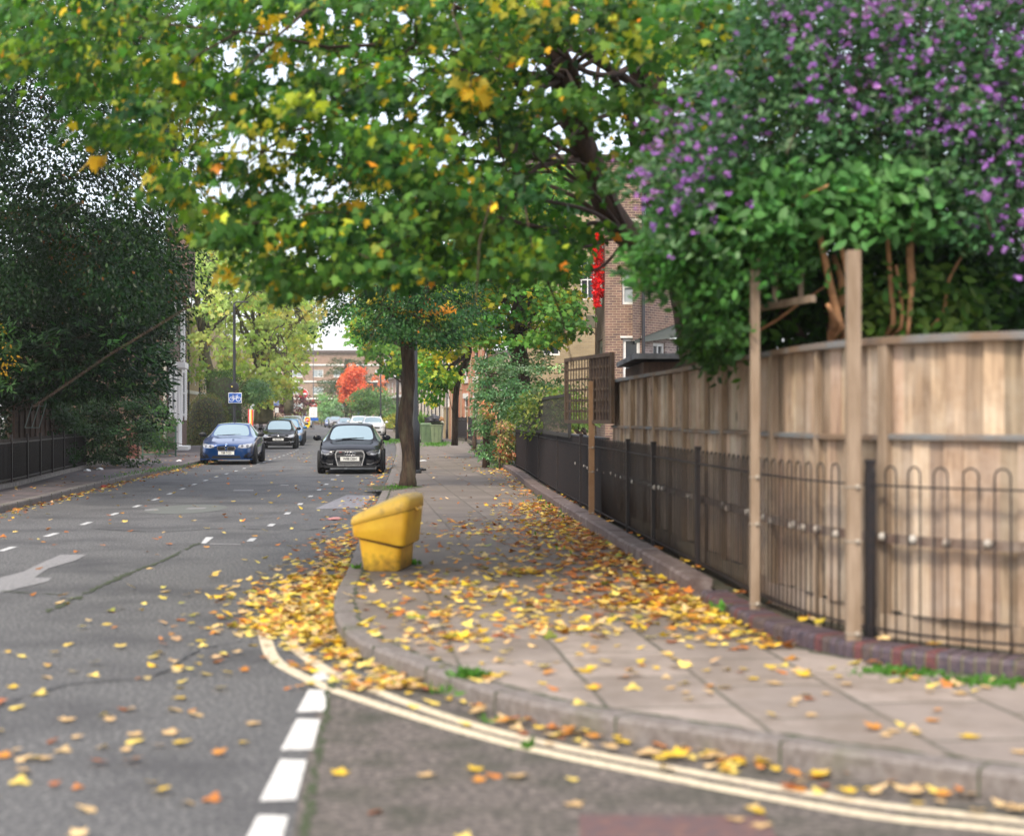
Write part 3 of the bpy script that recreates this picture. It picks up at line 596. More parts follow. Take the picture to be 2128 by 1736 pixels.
# ---- small street tree by the kerb
b0 = Vector((-2.2, 32.4, .115)); st_ = empty('street_tree', b0, label='slender street tree with lumpy trunk on the pavement just behind the yellow bin', cat='tree')
Ls = lambda p: Vector(p)-b0
trunk_mesh('trunk', [Ls(p) for p in ((-2.2,32.4,.08), at(850,950,32.4), at(842,880,32.4), at(850,800,32.4), at(846,720,32.4), at(848,660,32.4))], [.18,.135,.15,.125,.15,.11], bark, st_, .1)
for e in ([at(846,720,32.4), at(818,650,32.3), at(790,560,32), at(770,470,32)], [at(848,700,32.4), at(880,620,32.4), at(905,540,32.6), at(925,450,32.6)], [at(850,690,32.4), at(850,600,32.6), at(856,500,32.4), at(850,400,32.4)]):
    trunk_mesh('limb', [Ls(p) for p in e], [.085,.065,.045,.02], bark, st_, .04, 8)
SM = [(700,430),(760,380),(860,360),(960,390),(1010,450),(1020,540),(1000,620),(1040,660),(1010,700),(940,700),(880,705),(820,700),(760,690),(730,660),(690,700),(660,680),(690,630),(640,600),(655,560),(640,520)]
cs = np.concatenate([viewpts(300, SM, 30.2, 34.4), viewpts(60, [(770,600),(930,600),(960,700),(900,715),(760,700)], 30.4, 32)]); psm = [(.022,.075,.026),(.04,.11,.03),(.065,.15,.045),(.3,.24,.03),(.4,.16,.02)]
B = sprays(cs, 62, .32, .5, (-2.2,32.4,4.2), psm, [.45,.35,.15,.05,.015], .085, .2, .5, .5, .4, .75, .6)
LM('crown', OVAL, shift(B, b0), lmd, st_)
limbs('limbs', Ls((-2.1,32.4,3.6)), [Ls(c) for c in cs[::9]], .03, bark, st_, 2, .1, [Ls(at(848,690,32.4)), Ls(at(818,650,32.3)), Ls(at(880,620,32.4)), Ls(at(856,560,32.4))])
# ---- generic trees
VL = [(126,441,60,26),(180,470,40,20),(266,359,60,60),(85,171,50,40),(60,210,30,60),(212,222,60,40),(120,300,60,34),(300,420,50,60),(330,520,20,60),(200,400,50,30),(376,290,50,60),(350,440,30,60),(60,330,30,40)]
def tree(name, label, cat, base, trunk, rads, poly, y0, y1, nsp, nl, rad, pal, w, size, tmpl=DIA, m=None, bk=None, flat=.5, jit=.22, nlimb=14, extra=None, group=None, droop=.4, rnd=.6, lr=.05, limbtop=.55, coherent=.75, up=.5, outw=.5, cname='crown'):
    base = Vector(base); root = empty(name, base, label=label, cat=cat, group=group)
    tp = [Vector(p)-base for p in trunk]
    if tp: trunk_mesh('trunk', tp, rads, bk or bark, root, .05, 10)
    cen = viewpts(nsp, poly, y0, y1) if poly is not None else extra
    c0 = cen.mean(0); c0[2] -= (cen[:,2].max()-cen[:,2].min())*.3
    arr = sprays(cen, nl, rad, flat, c0, pal, w, size, jit, up, outw, droop, coherent, rnd)
    if name == 'overhanging_tree': arr = thin(arr, (0,0,0), [v for v in VL if v[1] < 415 and v[0] < 290] if cen[0][1] > 34 else [v for v in VL if v[1] < 415], .5)
    LM(cname, tmpl, shift(arr, base), m or lm, root)
    if nlimb and tp:
        J = tp[int(len(tp)*limbtop):] or tp[-1:]
        limbs('limbs', tp[-1], [Vector(c)-base for c in cen[rng.choice(len(cen), nlimb, replace=False)]], lr, bk or bark, root, 2, .12, J, rmin=.012 if lr > .02 else .005)
    return root
# left overhanging fine-leaved tree (dark, with rusty tints)
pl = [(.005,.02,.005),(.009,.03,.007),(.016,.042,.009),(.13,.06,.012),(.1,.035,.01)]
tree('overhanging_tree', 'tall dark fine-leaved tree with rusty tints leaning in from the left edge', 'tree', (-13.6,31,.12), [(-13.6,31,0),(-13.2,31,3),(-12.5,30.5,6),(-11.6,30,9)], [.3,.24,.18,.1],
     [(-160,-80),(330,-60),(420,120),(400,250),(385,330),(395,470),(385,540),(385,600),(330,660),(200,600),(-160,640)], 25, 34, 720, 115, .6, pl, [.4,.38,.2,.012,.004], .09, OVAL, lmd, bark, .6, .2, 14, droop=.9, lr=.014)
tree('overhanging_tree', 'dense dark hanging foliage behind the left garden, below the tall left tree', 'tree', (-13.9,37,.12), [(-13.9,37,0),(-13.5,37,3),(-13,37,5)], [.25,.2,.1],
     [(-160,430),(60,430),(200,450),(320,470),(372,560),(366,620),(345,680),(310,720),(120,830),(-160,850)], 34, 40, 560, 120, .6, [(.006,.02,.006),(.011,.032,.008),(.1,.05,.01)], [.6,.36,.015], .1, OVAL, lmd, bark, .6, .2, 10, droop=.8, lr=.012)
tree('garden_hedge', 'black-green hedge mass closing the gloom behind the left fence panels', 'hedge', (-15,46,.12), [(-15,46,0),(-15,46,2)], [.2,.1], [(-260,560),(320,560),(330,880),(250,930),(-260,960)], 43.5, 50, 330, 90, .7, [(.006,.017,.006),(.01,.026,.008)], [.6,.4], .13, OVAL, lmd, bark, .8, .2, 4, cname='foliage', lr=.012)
# yellow climber sprig at far left edge
tree('climbing_plant', 'sprig of orange-yellow leaves hanging at the left picture edge', 'plant', (-11.7,31,.12), [(-11.7,31,0),(-10.9,31,2.5)], [.04,.02], [(-40,600),(12,620),(28,740),(20,800),(-40,790)], 30, 32, 14, 22, .25, [(.5,.28,.03),(.3,.2,.02),(.05,.09,.02)], [.6,.3,.3], .08, OVAL, lm, twig, .8, nlimb=3)
# big-leaved evergreen shrub
sh = (-12.2,35,.12)
A = tree('evergreen_shrub', 'large glossy evergreen with rosettes of long leaves above the left fence', 'shrub', sh, [(-12.2,35,0),(-12.1,35,1.5),(-11.8,35,2.5)], [.14,.11,.07],
     [(-60,640),(60,690),(150,660),(260,650),(320,700),(355,745),(362,785),(330,815),(250,815),(160,830),(60,820),(-60,830)], 33, 36.5, 250, 26, .24, [(.007,.026,.009),(.015,.05,.016),(.06,.15,.045)], [.45,.35,.25], .2, LANCE, lmd, bark, .5, .2, 12, droop=.1, lr=.012, rnd=.7, coherent=.8, up=.8)
# ivy hedge mound on the left pavement edge
ev = np.array([(-12.4+rng.normal(0,.35)-.05*(y-44), y, z) for y, z in zip(rng.uniform(40.5,48.5,170), rng.uniform(.2,2.1,170)**1.0)])
ev = np.concatenate([ev, viewpts(60, [(205,815),(300,820),(318,955),(260,968),(215,960)], 43, 46)])
tree('ivy_hedge', 'tall ivy-covered hedge spilling onto the left pavement next to the dark railings', 'hedge', (-12.6,45,.12), [], [], None, 0, 0, 0, 75, .3, [(.022,.055,.022),(.035,.075,.032),(.014,.036,.014),(.06,.1,.045)], [.4,.3,.3,.08], .085, OVAL, lmd, extra=ev, nlimb=0, droop=.5, cname='foliage')
tree('garden_shrub', 'bright green leafy shrub before the brick gable of the left house', 'shrub', (-14.2,57,.12), [(-14.2,57,0),(-14.1,57,1.2)], [.05,.03], [(300,850),(340,835),(362,870),(362,925),(320,935),(300,900)], 54, 58.5, 60, 50, .3, [(.05,.12,.035),(.07,.16,.045),(.03,.07,.025)], [.5,.3,.3], .11, OVAL, lm, twig, nlimb=6)
tree('garden_shrub', 'dark shrub climbing the left brick house wall above the garden', 'shrub', (-14.5,58.5,.12), [(-14.5,58.5,0),(-14.3,58,4)], [.06,.03], [(300,560),(370,560),(378,650),(350,680),(384,700),(372,740),(330,760),(330,850),(300,850)], 55, 59, 120, 50, .4, [(.02,.05,.022),(.035,.075,.03)], [.5,.4], .12, OVAL, lmd, twig, nlimb=8)
# rounded and column hedges
def hedge(label, c, r, n, pal, w, size, sq=2.6):
    th = rng.uniform(0, 2*math.pi, n); ph = np.arccos(rng.uniform(-.2, 1, n)); d = np.stack([np.sin(ph)*np.cos(th), np.sin(ph)*np.sin(th), np.cos(ph)], 1)
    f = (np.abs(d)**sq).sum(1)**(-1/sq); P = d*f[:, None]*np.array(r)*(1+rng.normal(0, .03, (n, 1))); P[:, 2] = np.maximum(P[:, 2], 0)
    P[:n//4, 2] = rng.uniform(0, r[2]*.3, n//4)
    root = empty('clipped_hedge', c, label=label, cat='hedge')
    core = MB(); core.lathe([(.9,0),(.93,.3),(.9,.6),(.7,.85),(.3,.93),(.02,.95)], n=20); core.v = [(x*r[0]*.93, y*r[1]*.93, z*r[2]) for x, y, z in core.v]
    core.build('branches', mat('hedge_core', (.02,.025,.012), .95, (.04,.035,.02), 9), root, smooth=True)
    Nn = d+rng.normal(0, .5, (n, 3)); D = np.array([0,0,.6])+rng.normal(0, .6, (n, 3)); col = palette(n, pal, w, .25)
    leafmesh('foliage', DIA, P, Nn, D, size*rng.uniform(.7,1.2,n), col, lm, root); return root
hedge('rounded clipped hedge browned at its surface, beside the left brick house', (-15.9,80.5,.12), (1.0,2.6,2.55), 9000, [(.09,.085,.035),(.06,.09,.03),(.12,.09,.05)], [.4,.4,.2], .09)
hedge('tall dark green clipped hedge behind the rounded one', (-17.6,94,.12), (1.15,3.2,4.1), 11000, [(.03,.07,.02),(.045,.09,.025)], [.5,.4], .1, 4)
# pale yellow-green trees behind the lamp post
pg = [(.36,.46,.15),(.44,.52,.18),(.28,.38,.12),(.52,.5,.16),(.52,.44,.12)]
tree('tree', 'tall pale yellow-green tree with a thick dark trunk', 'tree', (-18.2,112,.12), [at(548,880,112), at(550,830,112), at(548,780,112), at(552,700,112), at(560,600,112)], [.75,.62,.5,.3,.12],
     [(400,470),(450,420),(560,500),(640,560),(655,640),(640,760),(600,820),(560,850),(500,830),(470,790),(500,700),(430,700),(396,640)], 104, 119, 250, 30, 1.0, pg, [.3,.3,.2,.12,.04], .3, MAPLE2, lm, barkg, .5, .18, 40, lr=.16)
tree('tree', 'pale loose tree with branching grey-green stems standing at the lamp post', 'tree', (-19.2,98,.12), [at(445,900,98), at(440,800,98), at(420,700,98), at(400,560,98)], [.35,.3,.2,.1],
     [(372,430),(520,440),(600,560),(560,640),(470,660),(480,760),(400,790),(380,600)], 92, 104, 170, 24, 1.0, pg, [.3,.25,.3,.1,.03], .26, MAPLE2, lm, barkg, .5, .18, 26, lr=.12)
tree('tree', 'feathery pale yellow tree top against the sky in the street centre', 'tree', (-24,150,.12), [at(600,860,150), at(598,740,150), at(600,640,150), at(612,540,150)], [.5,.4,.3,.1],
     [(540,540),(600,530),(650,600),(665,640),(640,720),(600,740),(540,700)], 144, 158, 110, 26, 1.3, [(.3,.32,.12),(.36,.34,.14),(.22,.27,.09)], [.4,.4,.3], .35, MAPLE2, lm, barkg, .6, .15, 22, lr=.12)
tree('shrub', 'blue-green shrub under the blue cycle sign', 'shrub', (-18.5,100,.12), [(-18.5,100,0),(-18.4,100,2)], [.1,.05], [(500,800),(545,785),(556,825),(525,838)], 98, 102, 50, 34, .5, [(.16,.27,.15),(.12,.22,.12)], [.5,.5], .2, OVAL, lm, barkg, nlimb=6)
tree('shrub', 'purple-leaved shrub beyond the black hatchback', 'shrub', (-27.5,178,.12), [(-27.5,178,0),(-27.3,178,2)], [.15,.08], [(572,845),(590,815),(625,805),(648,835),(625,868),(590,890),(572,880)], 174, 182, 60, 30, .8, [(.09,.03,.045),(.13,.05,.06),(.06,.05,.03)], [.5,.3,.2], .3, OVAL, lm, barkg, nlimb=6)
tree('shrub', 'low pale green bush in front of the brown wall, left of the no entry sign', 'shrub', (-33,252,.3), [(-33,252,0),(-33,252,1)], [.1,.05], [(590,862),(640,845),(690,850),(700,872),(600,876)], 246, 258, 60, 30, 1.0, [(.16,.2,.07),(.2,.22,.09)], [.5,.5], .4, OVAL, lm, barkg, nlimb=5)
# far group: conifer, blue-green bush, red maple, round bush
tree('conifer', 'dark spreading conifer in front of the brown flats', 'tree', (-26.5,238,.12), [at(722,884,238), at(722,800,238), at(718,745,238)], [.5,.35,.1],
     [(700,738),(740,740),(775,790),(780,850),(745,868),(690,862),(665,845),(668,790),(680,760)], 231,245, 190, 46, 1.3, [(.05,.085,.035),(.07,.1,.045),(.04,.06,.03)], [.4,.4,.3], .42, LANCE, lm, bark, .25, .2, 12, droop=.3, rnd=.3)
tree('shrub', 'mint green bush beside the dark conifer', 'shrub', (-28.3,228,.12), [at(668,884,228), at(668,850,228)], [.12,.08], [(652,845),(668,815),(700,825),(706,862),(680,872),(655,865)], 225,231, 50, 36, .9, [(.16,.3,.13),(.2,.34,.17)], [.5,.5], .36, OVAL, lm, barkg, nlimb=5)
tree('red_tree', 'small vivid red-orange tree in front of the conifer', 'tree', (-20.5,196,.12), [at(728,884,196), at(728,840,196)], [.2,.12],
     [(714,780),(730,765),(752,768),(756,800),(752,825),(735,838),(712,828),(708,800)], 192,200, 100, 44, .7, [(.6,.12,.06),(.66,.2,.11),(.45,.09,.05)], [.4,.4,.2], .26, MAPLE2, lm, bark, .8, .12, 10, coherent=.4)
tree('red_tree', 'wispy second red-orange tree right of the vivid one', 'tree', (-17.2,200,.12), [at(788,884,200), at(790,800,200)], [.16,.1], [(765,775),(800,775),(806,820),(770,822)], 198,203, 14, 20, .6, [(.6,.16,.09),(.7,.28,.14)], [.5,.5], .26, MAPLE2, lm, bark, .8, .12, 6)
tree('shrub', 'rounded mid-green bush in front of the red tree', 'shrub', (-17.8,182,.12), [at(755,886,182), at(757,850,182)], [.2,.12],
     [(722,838),(745,808),(790,805),(822,830),(828,870),(790,878),(735,872)], 177,187, 130, 46, .9, [(.09,.18,.06),(.13,.23,.08),(.06,.12,.045)], [.4,.4,.2], .28, OVAL, lm, barkg, nlimb=8)
tree('shrub', 'yellow-green low bush by the far black railings', 'shrub', (-10.9,142,.12), [at(815,888,142), at(815,872,142)], [.06,.04], [(796,862),(830,858),(845,880),(800,886)], 139,145, 26, 30, .5, [(.35,.33,.06),(.22,.26,.06)], [.5,.5], .2, OVAL, lm, barkg, nlimb=4)
# mid right: trees beyond the street tree
pm = [(.06,.17,.03),(.11,.25,.045),(.17,.3,.05),(.5,.42,.04),(.24,.3,.04)]
tree('tree', 'mid-green tree whose crown fills the gap left of the street tree trunk', 'tree', (-6.8,88,.12), [at(846,930,88), at(842,800,88), at(815,700,88)], [.28,.22,.1],
     [(735,620),(790,590),(840,600),(850,720),(838,790),(800,780),(770,740),(740,720),(728,680)], 84, 92, 120, 40, .7, pm, [.35,.35,.2,.08,.05], .2, MAPLE2, lm, bark, nlimb=14)
tree('tree', 'low leafy tree just right of the street tree trunk, before the cream houses', 'tree', (-2.2,56,.12), [at(945,925,56), at(950,800,56), at(975,730,56), at(960,640,56)], [.12,.11,.1,.05],
     [(868,560),(1000,560),(1010,690),(960,720),(952,790),(920,830),(880,840),(868,760)], 52, 58, 170, 36, .5, pm, [.32,.25,.12,.2,.1], .14, MAPLE2, lm, bark, nlimb=18, lr=.05)
tree('maple_tree', 'yellow-tinged maple between the brick building and the ivy pillar', 'tree', (.5,48,.2), [at(1085,880,48), at(1082,760,48), at(1070,690,48), at(1085,600,48), at(1100,480,48)], [.3,.28,.25,.18,.1],
     [(960,400),(1060,350),(1190,340),(1195,420),(1195,560),(1200,690),(1140,715),(1060,700),(1000,720),(960,680),(900,640),(930,560)], 44, 53, 420, 38, .62, pm, [.36,.3,.12,.14,.06], .16, MAPLE, lm, barkr, .35, .2, 40, lr=.06, droop=.5, up=.7)
tree('shrub', 'yellow-green garden shrub seen through the dark lattice', 'shrub', (1.6,33,.2), [(1.6,33,0),(1.6,33,1)], [.05,.03], [(1070,840),(1130,815),(1215,800),(1235,880),(1100,900),(1070,900)], 31, 35, 60, 46, .35, [(.1,.16,.04),(.06,.11,.03),(.2,.22,.06)], [.4,.4,.2], .1, OVAL, lm, twig, nlimb=5)
# ivy pillar over the railing end
iv = np.concatenate([viewpts(150, [(990,745),(1040,735),(1075,790),(1070,860),(1068,955),(1040,968),(1005,960),(985,850)], 42.8, 45.5), viewpts(110, [(990,740),(1050,720),(1140,735),(1175,790),(1170,830),(1110,850),(1060,860),(1000,850)], 43, 49)])
tree('ivy_pillar', 'ivy-smothered pillar at the far end of the black railings', 'shrub', (-.75,44.3,.12), [(-.75,44.3,0),(-.7,44.3,2.8)], [.12,.08], None, 0, 0, 0, 46, .3, [(.09,.2,.09),(.15,.25,.13),(.22,.3,.18),(.06,.14,.05)], [.4,.3,.15,.2], .1, OVAL, lm, twig, extra=iv, nlimb=14, lr=.02, cname='foliage')
rv = np.concatenate([viewpts(46, [(1030,870),(1060,860),(1068,950),(1036,960)], 42.2, 43.4), viewpts(7, [(1000,830),(1030,835),(1020,870),(1000,860)], 42.4, 43)])
tree('creeper', 'pink and orange autumn creeper on the right side of the ivy pillar', 'plant', (-.35,42.7,.12), [(-.35,42.7,0),(-.3,42.7,1.5)], [.03,.02], None, 0,0,0, 34, .2, [(.4,.15,.09),(.5,.3,.2),(.28,.28,.1),(.5,.07,.05)], [.22,.28,.7,.05], .085, OVAL, lm, twig, extra=rv, nlimb=5, lr=.012, coherent=.4, cname='foliage')
rd = viewpts(130, [(1233,488),(1247,486),(1248,600),(1240,640),(1234,560)], 45.7, 46.1)
tree('creeper', 'vivid red creeper climbing the corner of the right brick house', 'plant', (2.5,46.2,.2), [(2.5,46.2,0),(2.5,46.0,5)], [.03,.015], None, 0,0,0, 30, .1, [(.75,.025,.03),(.6,.02,.03)], [.7,.3], .09, OVAL, lm, twig, extra=rd, nlimb=4, lr=.012, cname='foliage')
# ---- purple-flowered shrub above the fence
pb = Vector((2.9,11.6,.2)); PS = empty('flowering_shrub', pb, label='sprawling purple-flowered shrub pouring over the right part of the fence', cat='shrub')
PP = [(1560,-60),(2200,-60),(2200,560),(2128,590),(2030,520),(1990,440),(1900,430),(1800,330),(1700,350),(1560,420),(1500,500),(1430,550),(1370,500),(1340,430),(1270,395),(1280,370),(1370,330),(1370,260),(1440,230),(1470,120),(1540,80)]
c1 = viewpts(760, PP, 10.6, 12.9); c1b = viewpts(330, [(1520,-60),(2200,-60),(2200,640),(1500,600),(1400,450),(1440,260)], 13.0, 14.6); c2 = viewpts(300, [(1390,430),(1500,400),(1640,450),(1700,560),(1560,600),(1550,670),(1520,705),(1478,705),(1462,650),(1410,585),(1335,600),(1325,540)], 10.9, 12.6)
c1 = np.concatenate([c1, viewpts(110, [(2190,-100),(2560,-100),(2520,500),(2400,680),(2190,640)], 10.6, 12.9)]); c1b = np.concatenate([c1b, viewpts(70, [(2190,-60),(2480,-60),(2460,660),(2190,690)], 12.8, 14.2)]); c3 = np.stack([rng.uniform(1.3,6.5,160), rng.uniform(10.6,14,160), rng.uniform(4.4,5.6,160)], 1)
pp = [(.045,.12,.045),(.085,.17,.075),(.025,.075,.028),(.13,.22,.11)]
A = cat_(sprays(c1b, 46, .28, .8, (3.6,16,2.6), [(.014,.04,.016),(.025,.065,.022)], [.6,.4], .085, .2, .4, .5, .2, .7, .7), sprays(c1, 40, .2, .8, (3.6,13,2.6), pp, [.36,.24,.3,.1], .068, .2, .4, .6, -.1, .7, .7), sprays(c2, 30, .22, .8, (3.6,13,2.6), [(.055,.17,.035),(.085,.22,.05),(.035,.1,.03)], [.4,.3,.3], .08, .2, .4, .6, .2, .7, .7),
         sprays(c3, 30, .3, .8, (3.6,13,2.6), pp, [.4,.3,.3,.1], .075, .2, .4, .5, .2, .7, .7))
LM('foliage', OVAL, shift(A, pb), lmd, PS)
# flowers: clusters of small open five-petal stars
star = []; sf = []
for k in range(5):
    a = 2*math.pi*k/5; b0_ = len(star); star += [(0,0,0), (.5*math.cos(a-.45),.5*math.sin(a-.45),.12), (1.0*math.cos(a),1.0*math.sin(a),.05), (.5*math.cos(a+.45),.5*math.sin(a+.45),.12)]; sf.append([b0_,b0_+1,b0_+2,b0_+3])
STAR = (np.array(star, float), sf)
fc = np.concatenate([c1[rng.choice(len(c1), 600, replace=False)], viewpts(420, [(1600,-40),(2200,-40),(2200,420),(1900,300),(1650,250)], 10.5, 11.4), viewpts(110, [(1330,280),(1480,230),(1560,420),(1420,520),(1320,430)], 10.5, 11.2), viewpts(40, [(2000,380),(2160,380),(2160,600),(2030,560)], 10.4, 11)])
fc = fc+unit(np.array([0,-.8,.5])+rng.normal(0,.3,(len(fc),3)))*.17
fc = fc+rng.normal(0, .05, fc.shape); arr = sprays(fc, 8, .034, .8, (3.6,14,2.6), [(.34,.13,.5),(.45,.22,.6),(.24,.09,.38)], [.5,.3,.2], .016, .12, .2, .5, .0, .8, .5)
fm = leaf_mat('petal', 1.0, .25, .5); LM('flowers', STAR, shift(arr, pb), fm, PS)
gs = Vector((2.6,12.4,.2)); GS = empty('leafy_shrub', gs, label='bright green broad-leaved shrub with bare brown stems, rising behind the fence below the purple flowers', cat='shrub')
c4_ = viewpts(260, [(1430,420),(1500,360),(1650,360),(1760,330),(1880,340),(1960,400),(1950,470),(1840,490),(1700,480),(1560,500),(1440,520)], 10.7, 12.2)
c5_ = viewpts(380, [(1460,520),(1560,560),(1700,520),(1900,480),(2128,560),(2160,690),(1790,700),(1600,690),(1490,710)], 12.0, 14.5)
c6_ = viewpts(60, [(1790,560),(2000,560),(2060,690),(1800,698)], 11.3, 11.9)
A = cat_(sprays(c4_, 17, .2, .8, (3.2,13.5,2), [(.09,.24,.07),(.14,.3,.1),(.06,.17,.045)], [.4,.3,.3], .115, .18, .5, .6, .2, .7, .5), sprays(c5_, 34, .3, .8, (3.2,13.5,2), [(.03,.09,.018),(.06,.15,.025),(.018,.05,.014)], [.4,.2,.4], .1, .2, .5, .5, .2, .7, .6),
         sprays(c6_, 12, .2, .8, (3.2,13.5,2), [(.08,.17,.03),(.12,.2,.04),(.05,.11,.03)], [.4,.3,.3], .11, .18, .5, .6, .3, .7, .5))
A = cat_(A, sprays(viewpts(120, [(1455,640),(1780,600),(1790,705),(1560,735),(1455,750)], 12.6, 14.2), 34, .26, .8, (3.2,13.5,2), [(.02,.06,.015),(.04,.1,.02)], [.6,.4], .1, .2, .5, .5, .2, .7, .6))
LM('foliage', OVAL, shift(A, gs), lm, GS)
smb = MB(); stemm = mat('shrub_stem', (.52,.26,.12), .8, (.3,.15,.07), 9, 6, .3, 40)
for pth, r in (([(1730,700,11.6),(1715,640,11.6),(1697,560,11.5),(1680,480,11.4)],.028), ([(1745,705,11.7),(1752,630,11.6),(1735,560,11.6),(1720,480,11.6)],.02), ([(1725,690,11.5),(1700,640,11.3)],.02), ([(1835,705,11.7),(1828,600,11.7),(1822,520,11.6),(1818,450,11.6)],.018), ([(1848,700,11.7),(1850,640,11.7),(1838,560,11.6)],.014), ([(1870,600,11.6),(1866,540,11.6),(1870,500,11.6),(1880,465,11.6)],.026), ([(1870,600,11.6),(1862,700,11.6)],.018), ([(1900,700,11.8),(1935,650,11.8),(1945,590,11.8),(1985,520,11.9)],.013), ([(1560,700,11.9),(1640,640,11.9),(1700,600,11.9)],.009), ([(1606,460,11.4),(1640,430,11.2),(1700,400,11)],.01), ([(1730,650,11.8),(1728,590,11.8),(1712,540,11.9)],.026)):
    q = catmull3([Vector(at(*p))-gs for p in pth], 4)
    if pth[0][1] > 640 and pth[0][0] not in (1870, 1560): q = [Vector((q[0].x*.7, q[0].y+.15, 0))]+q
    q = [p+Vector((0,-.35,0)) if i > 1 or pth[0][1] < 640 else p for i, p in enumerate(q)]; smb.tube(q, [1.25*r*(1-.4*i/len(q)) for i in range(len(q))], 7)
smb.build('stems', stemm, GS, smooth=True, fix=False)
limbs('twigs', (0,0,.3), [Vector(c)-pb for c in c1[::16]], .02, twig, PS, 3, .1, [Vector(at(1500,500,12.4))-pb, Vector(at(1700,420,12.6))-pb, Vector(at(1900,300,12.8))-pb, Vector(at(2050,420,12.8))-pb], rmin=.004)
mbs = MB()
for e in ((1500,500,12.4),(1700,420,12.6),(1900,300,12.8),(2050,420,12.8)): mbs.tube(limb_path((0,0,0), Vector(at(*e))-pb, .08, 8), [.05-.003*i for i in range(9)], 8)
mbs.build('trunks', bark, PS, smooth=True, fix=False)
# ================================================================ fallen leaves
def litter():
    out = []
    def addp(n, f):
        k = 0
        while k < n:
            p = f()
            if p is not None: out.append(p); k += 1
    KRn = [p for p in KR]; kseg = [(p, Vector(((KR[i+1]-p).y, -(KR[i+1]-p).x)).normalized()) for i, p in enumerate(KR[:-1])]
    def gut(y0, y1, w0, w1, side=1):
        c = [(p, n) for p, n in kseg if y0 <= p.y <= y1 and p.x < 5]
        def f():
            p, n = c[int(rng.integers(len(c)))]; d = abs(rng.normal(0, 1))*rng.uniform(w0, w1); q = p-n*d*side+Vector(rng.normal(0,.12,2))
            return (q.x, q.y, .008+.022*math.exp(-d*3)*rng.random(), 0)
        return f
    # which side is road? normal computed below
    n0 = kseg[len(kseg)//3][1]; sgn = -1 if n0.x < 0 else 1
    addp(1050, gut(11.2, 15.4, .25, .55, sgn)); addp(240, gut(13.5, 17, .2, .5, sgn)); addp(200, gut(16, 20, .15, .4, sgn)); addp(430, gut(9.0, 12, .08, .3, sgn)); addp(230, gut(17, 30, .15, .4, sgn)); addp(170, gut(30, 60, .2, .4, sgn))
    addp(210, gut(5.6, 9.2, .03, .09, sgn))
    edk = [(p, Vector((-(ED[i+1]-p).y, (ED[i+1]-p).x)).normalized()) for i, p in enumerate(ED[:-1])]
    def wal(y0, y1, w):
        c = [(p, n) for p, n in edk if y0 <= p.y <= y1]
        def f():
            p, n = c[int(rng.integers(len(c)))]; d = abs(rng.normal(0, 1))*w; q = p-n*d; return (q.x-.02, q.y, .122+.03*math.exp(-d*3)*rng.random(), 1)
        return f
    addp(1500, wal(11, 26, .5)); addp(330, wal(9.9, 13, .3)); addp(280, wal(25, 45, .35))
    def wal2():
        p, n = edk[int(rng.integers(len(edk)))]; 
        if not 8 < p.y < 30: return None
        q = p+n*rng.uniform(.22, .33); return (q.x, q.y, .222, 1)
    addp(70, wal2)
    def pavf():
        y = rng.uniform(8.3, 22)**1.0; a = np.interp(y, [p.y for p in reversed(KR)][0:0] or sorted([p.y for p in KR]), [p.x for p in sorted(KR, key=lambda q: q.y)])+.1; b = np.interp(y, sorted([p.y for p in ED]), [p.x for p in sorted(ED, key=lambda q: q.y)])
        if y < 10.6 and rng.random() < .35: return None
        x = a+(b-a)*(rng.random() if y < 14.5 else rng.random()**.4); return (x, y, .122, 1)
    addp(1150, pavf)
    def clump():
        c = cl[int(rng.integers(len(cl)))]; q = np.array(c)+rng.normal(0, .22, 2); 
        return (q[0], q[1], .125, 1)
    cl = [(-.6,11.4),(.2,11.8),(-.2,12.8),(.6,13.2),(-.7,13.6),(.1,14.6),(.9,12.2),(.3,10.7),(-.4,10.3)]; addp(520, clump)
    def pv2(): 
        y = rng.uniform(22, 60); return (rng.uniform(-2.6+(-.07)*(y-25), .6-(.055)*(y-25)), y, .122, 1)
    addp(150, pv2)
    def near_p():
        x = rng.uniform(-.3, 3.4); y = rng.uniform(6.3, 9.3); return (x, y, .122, 1) if (x*.62+y > 8.05 and x*.8+y < 10.8) else None
    addp(52, near_p)
    def road(): 
        y = 5.3+20*rng.random()**1.3; x = rng.uniform(-.36*y, -1.0-.04*y); return (x, y, .008, 0)
    addp(105, road)
    def road2():
        y = rng.uniform(7, 15); return (-1.5-.02*y-abs(rng.normal(0, .9)), y, .008, 0)
    addp(80, road2)
    def road3():
        y = rng.uniform(5.2, 8); x = rng.uniform(-.9, 3.0); return (x, y, .008, 0) if x*.62+y < 7.35 else None
    addp(24, road3)
    def road4(): y = rng.uniform(18, 70); return (rng.uniform(-7.2-.05*y, -1.9-.035*y), y, .008, 0)
    addp(330, road4)
    lk = [p for p in LK if 20 < p.y < 60]
    def lg(): p = lk[int(rng.integers(len(lk)))]; return (p.x+abs(rng.normal(0,.22))+.02, p.y+rng.normal(0,.3), .01, 2)
    addp(750, lg)
    def lpv(): p = lk[int(rng.integers(len(lk)))]; return (p.x-rng.uniform(.2, 2.3), p.y, .122, 2)
    addp(200, lpv)
    return np.array(out)
LIT = litter()
yy = [(.64,.43,.04),(.64,.48,.12),(.5,.22,.035),(.4,.15,.04),(.27,.1,.04),(.56,.39,.19),(.24,.25,.05)]
def litcol(n, wal): 
    return palette(n, yy, [.22,.28,.11,.07,.06,.24,.04], .18)
cols = litcol(len(LIT), None); orange = (LIT[:,3] == 2) | ((LIT[:,3] == 1) & (LIT[:,1] > 12) & (LIT[:,0] > .2)) | (LIT[:,1] > 17)
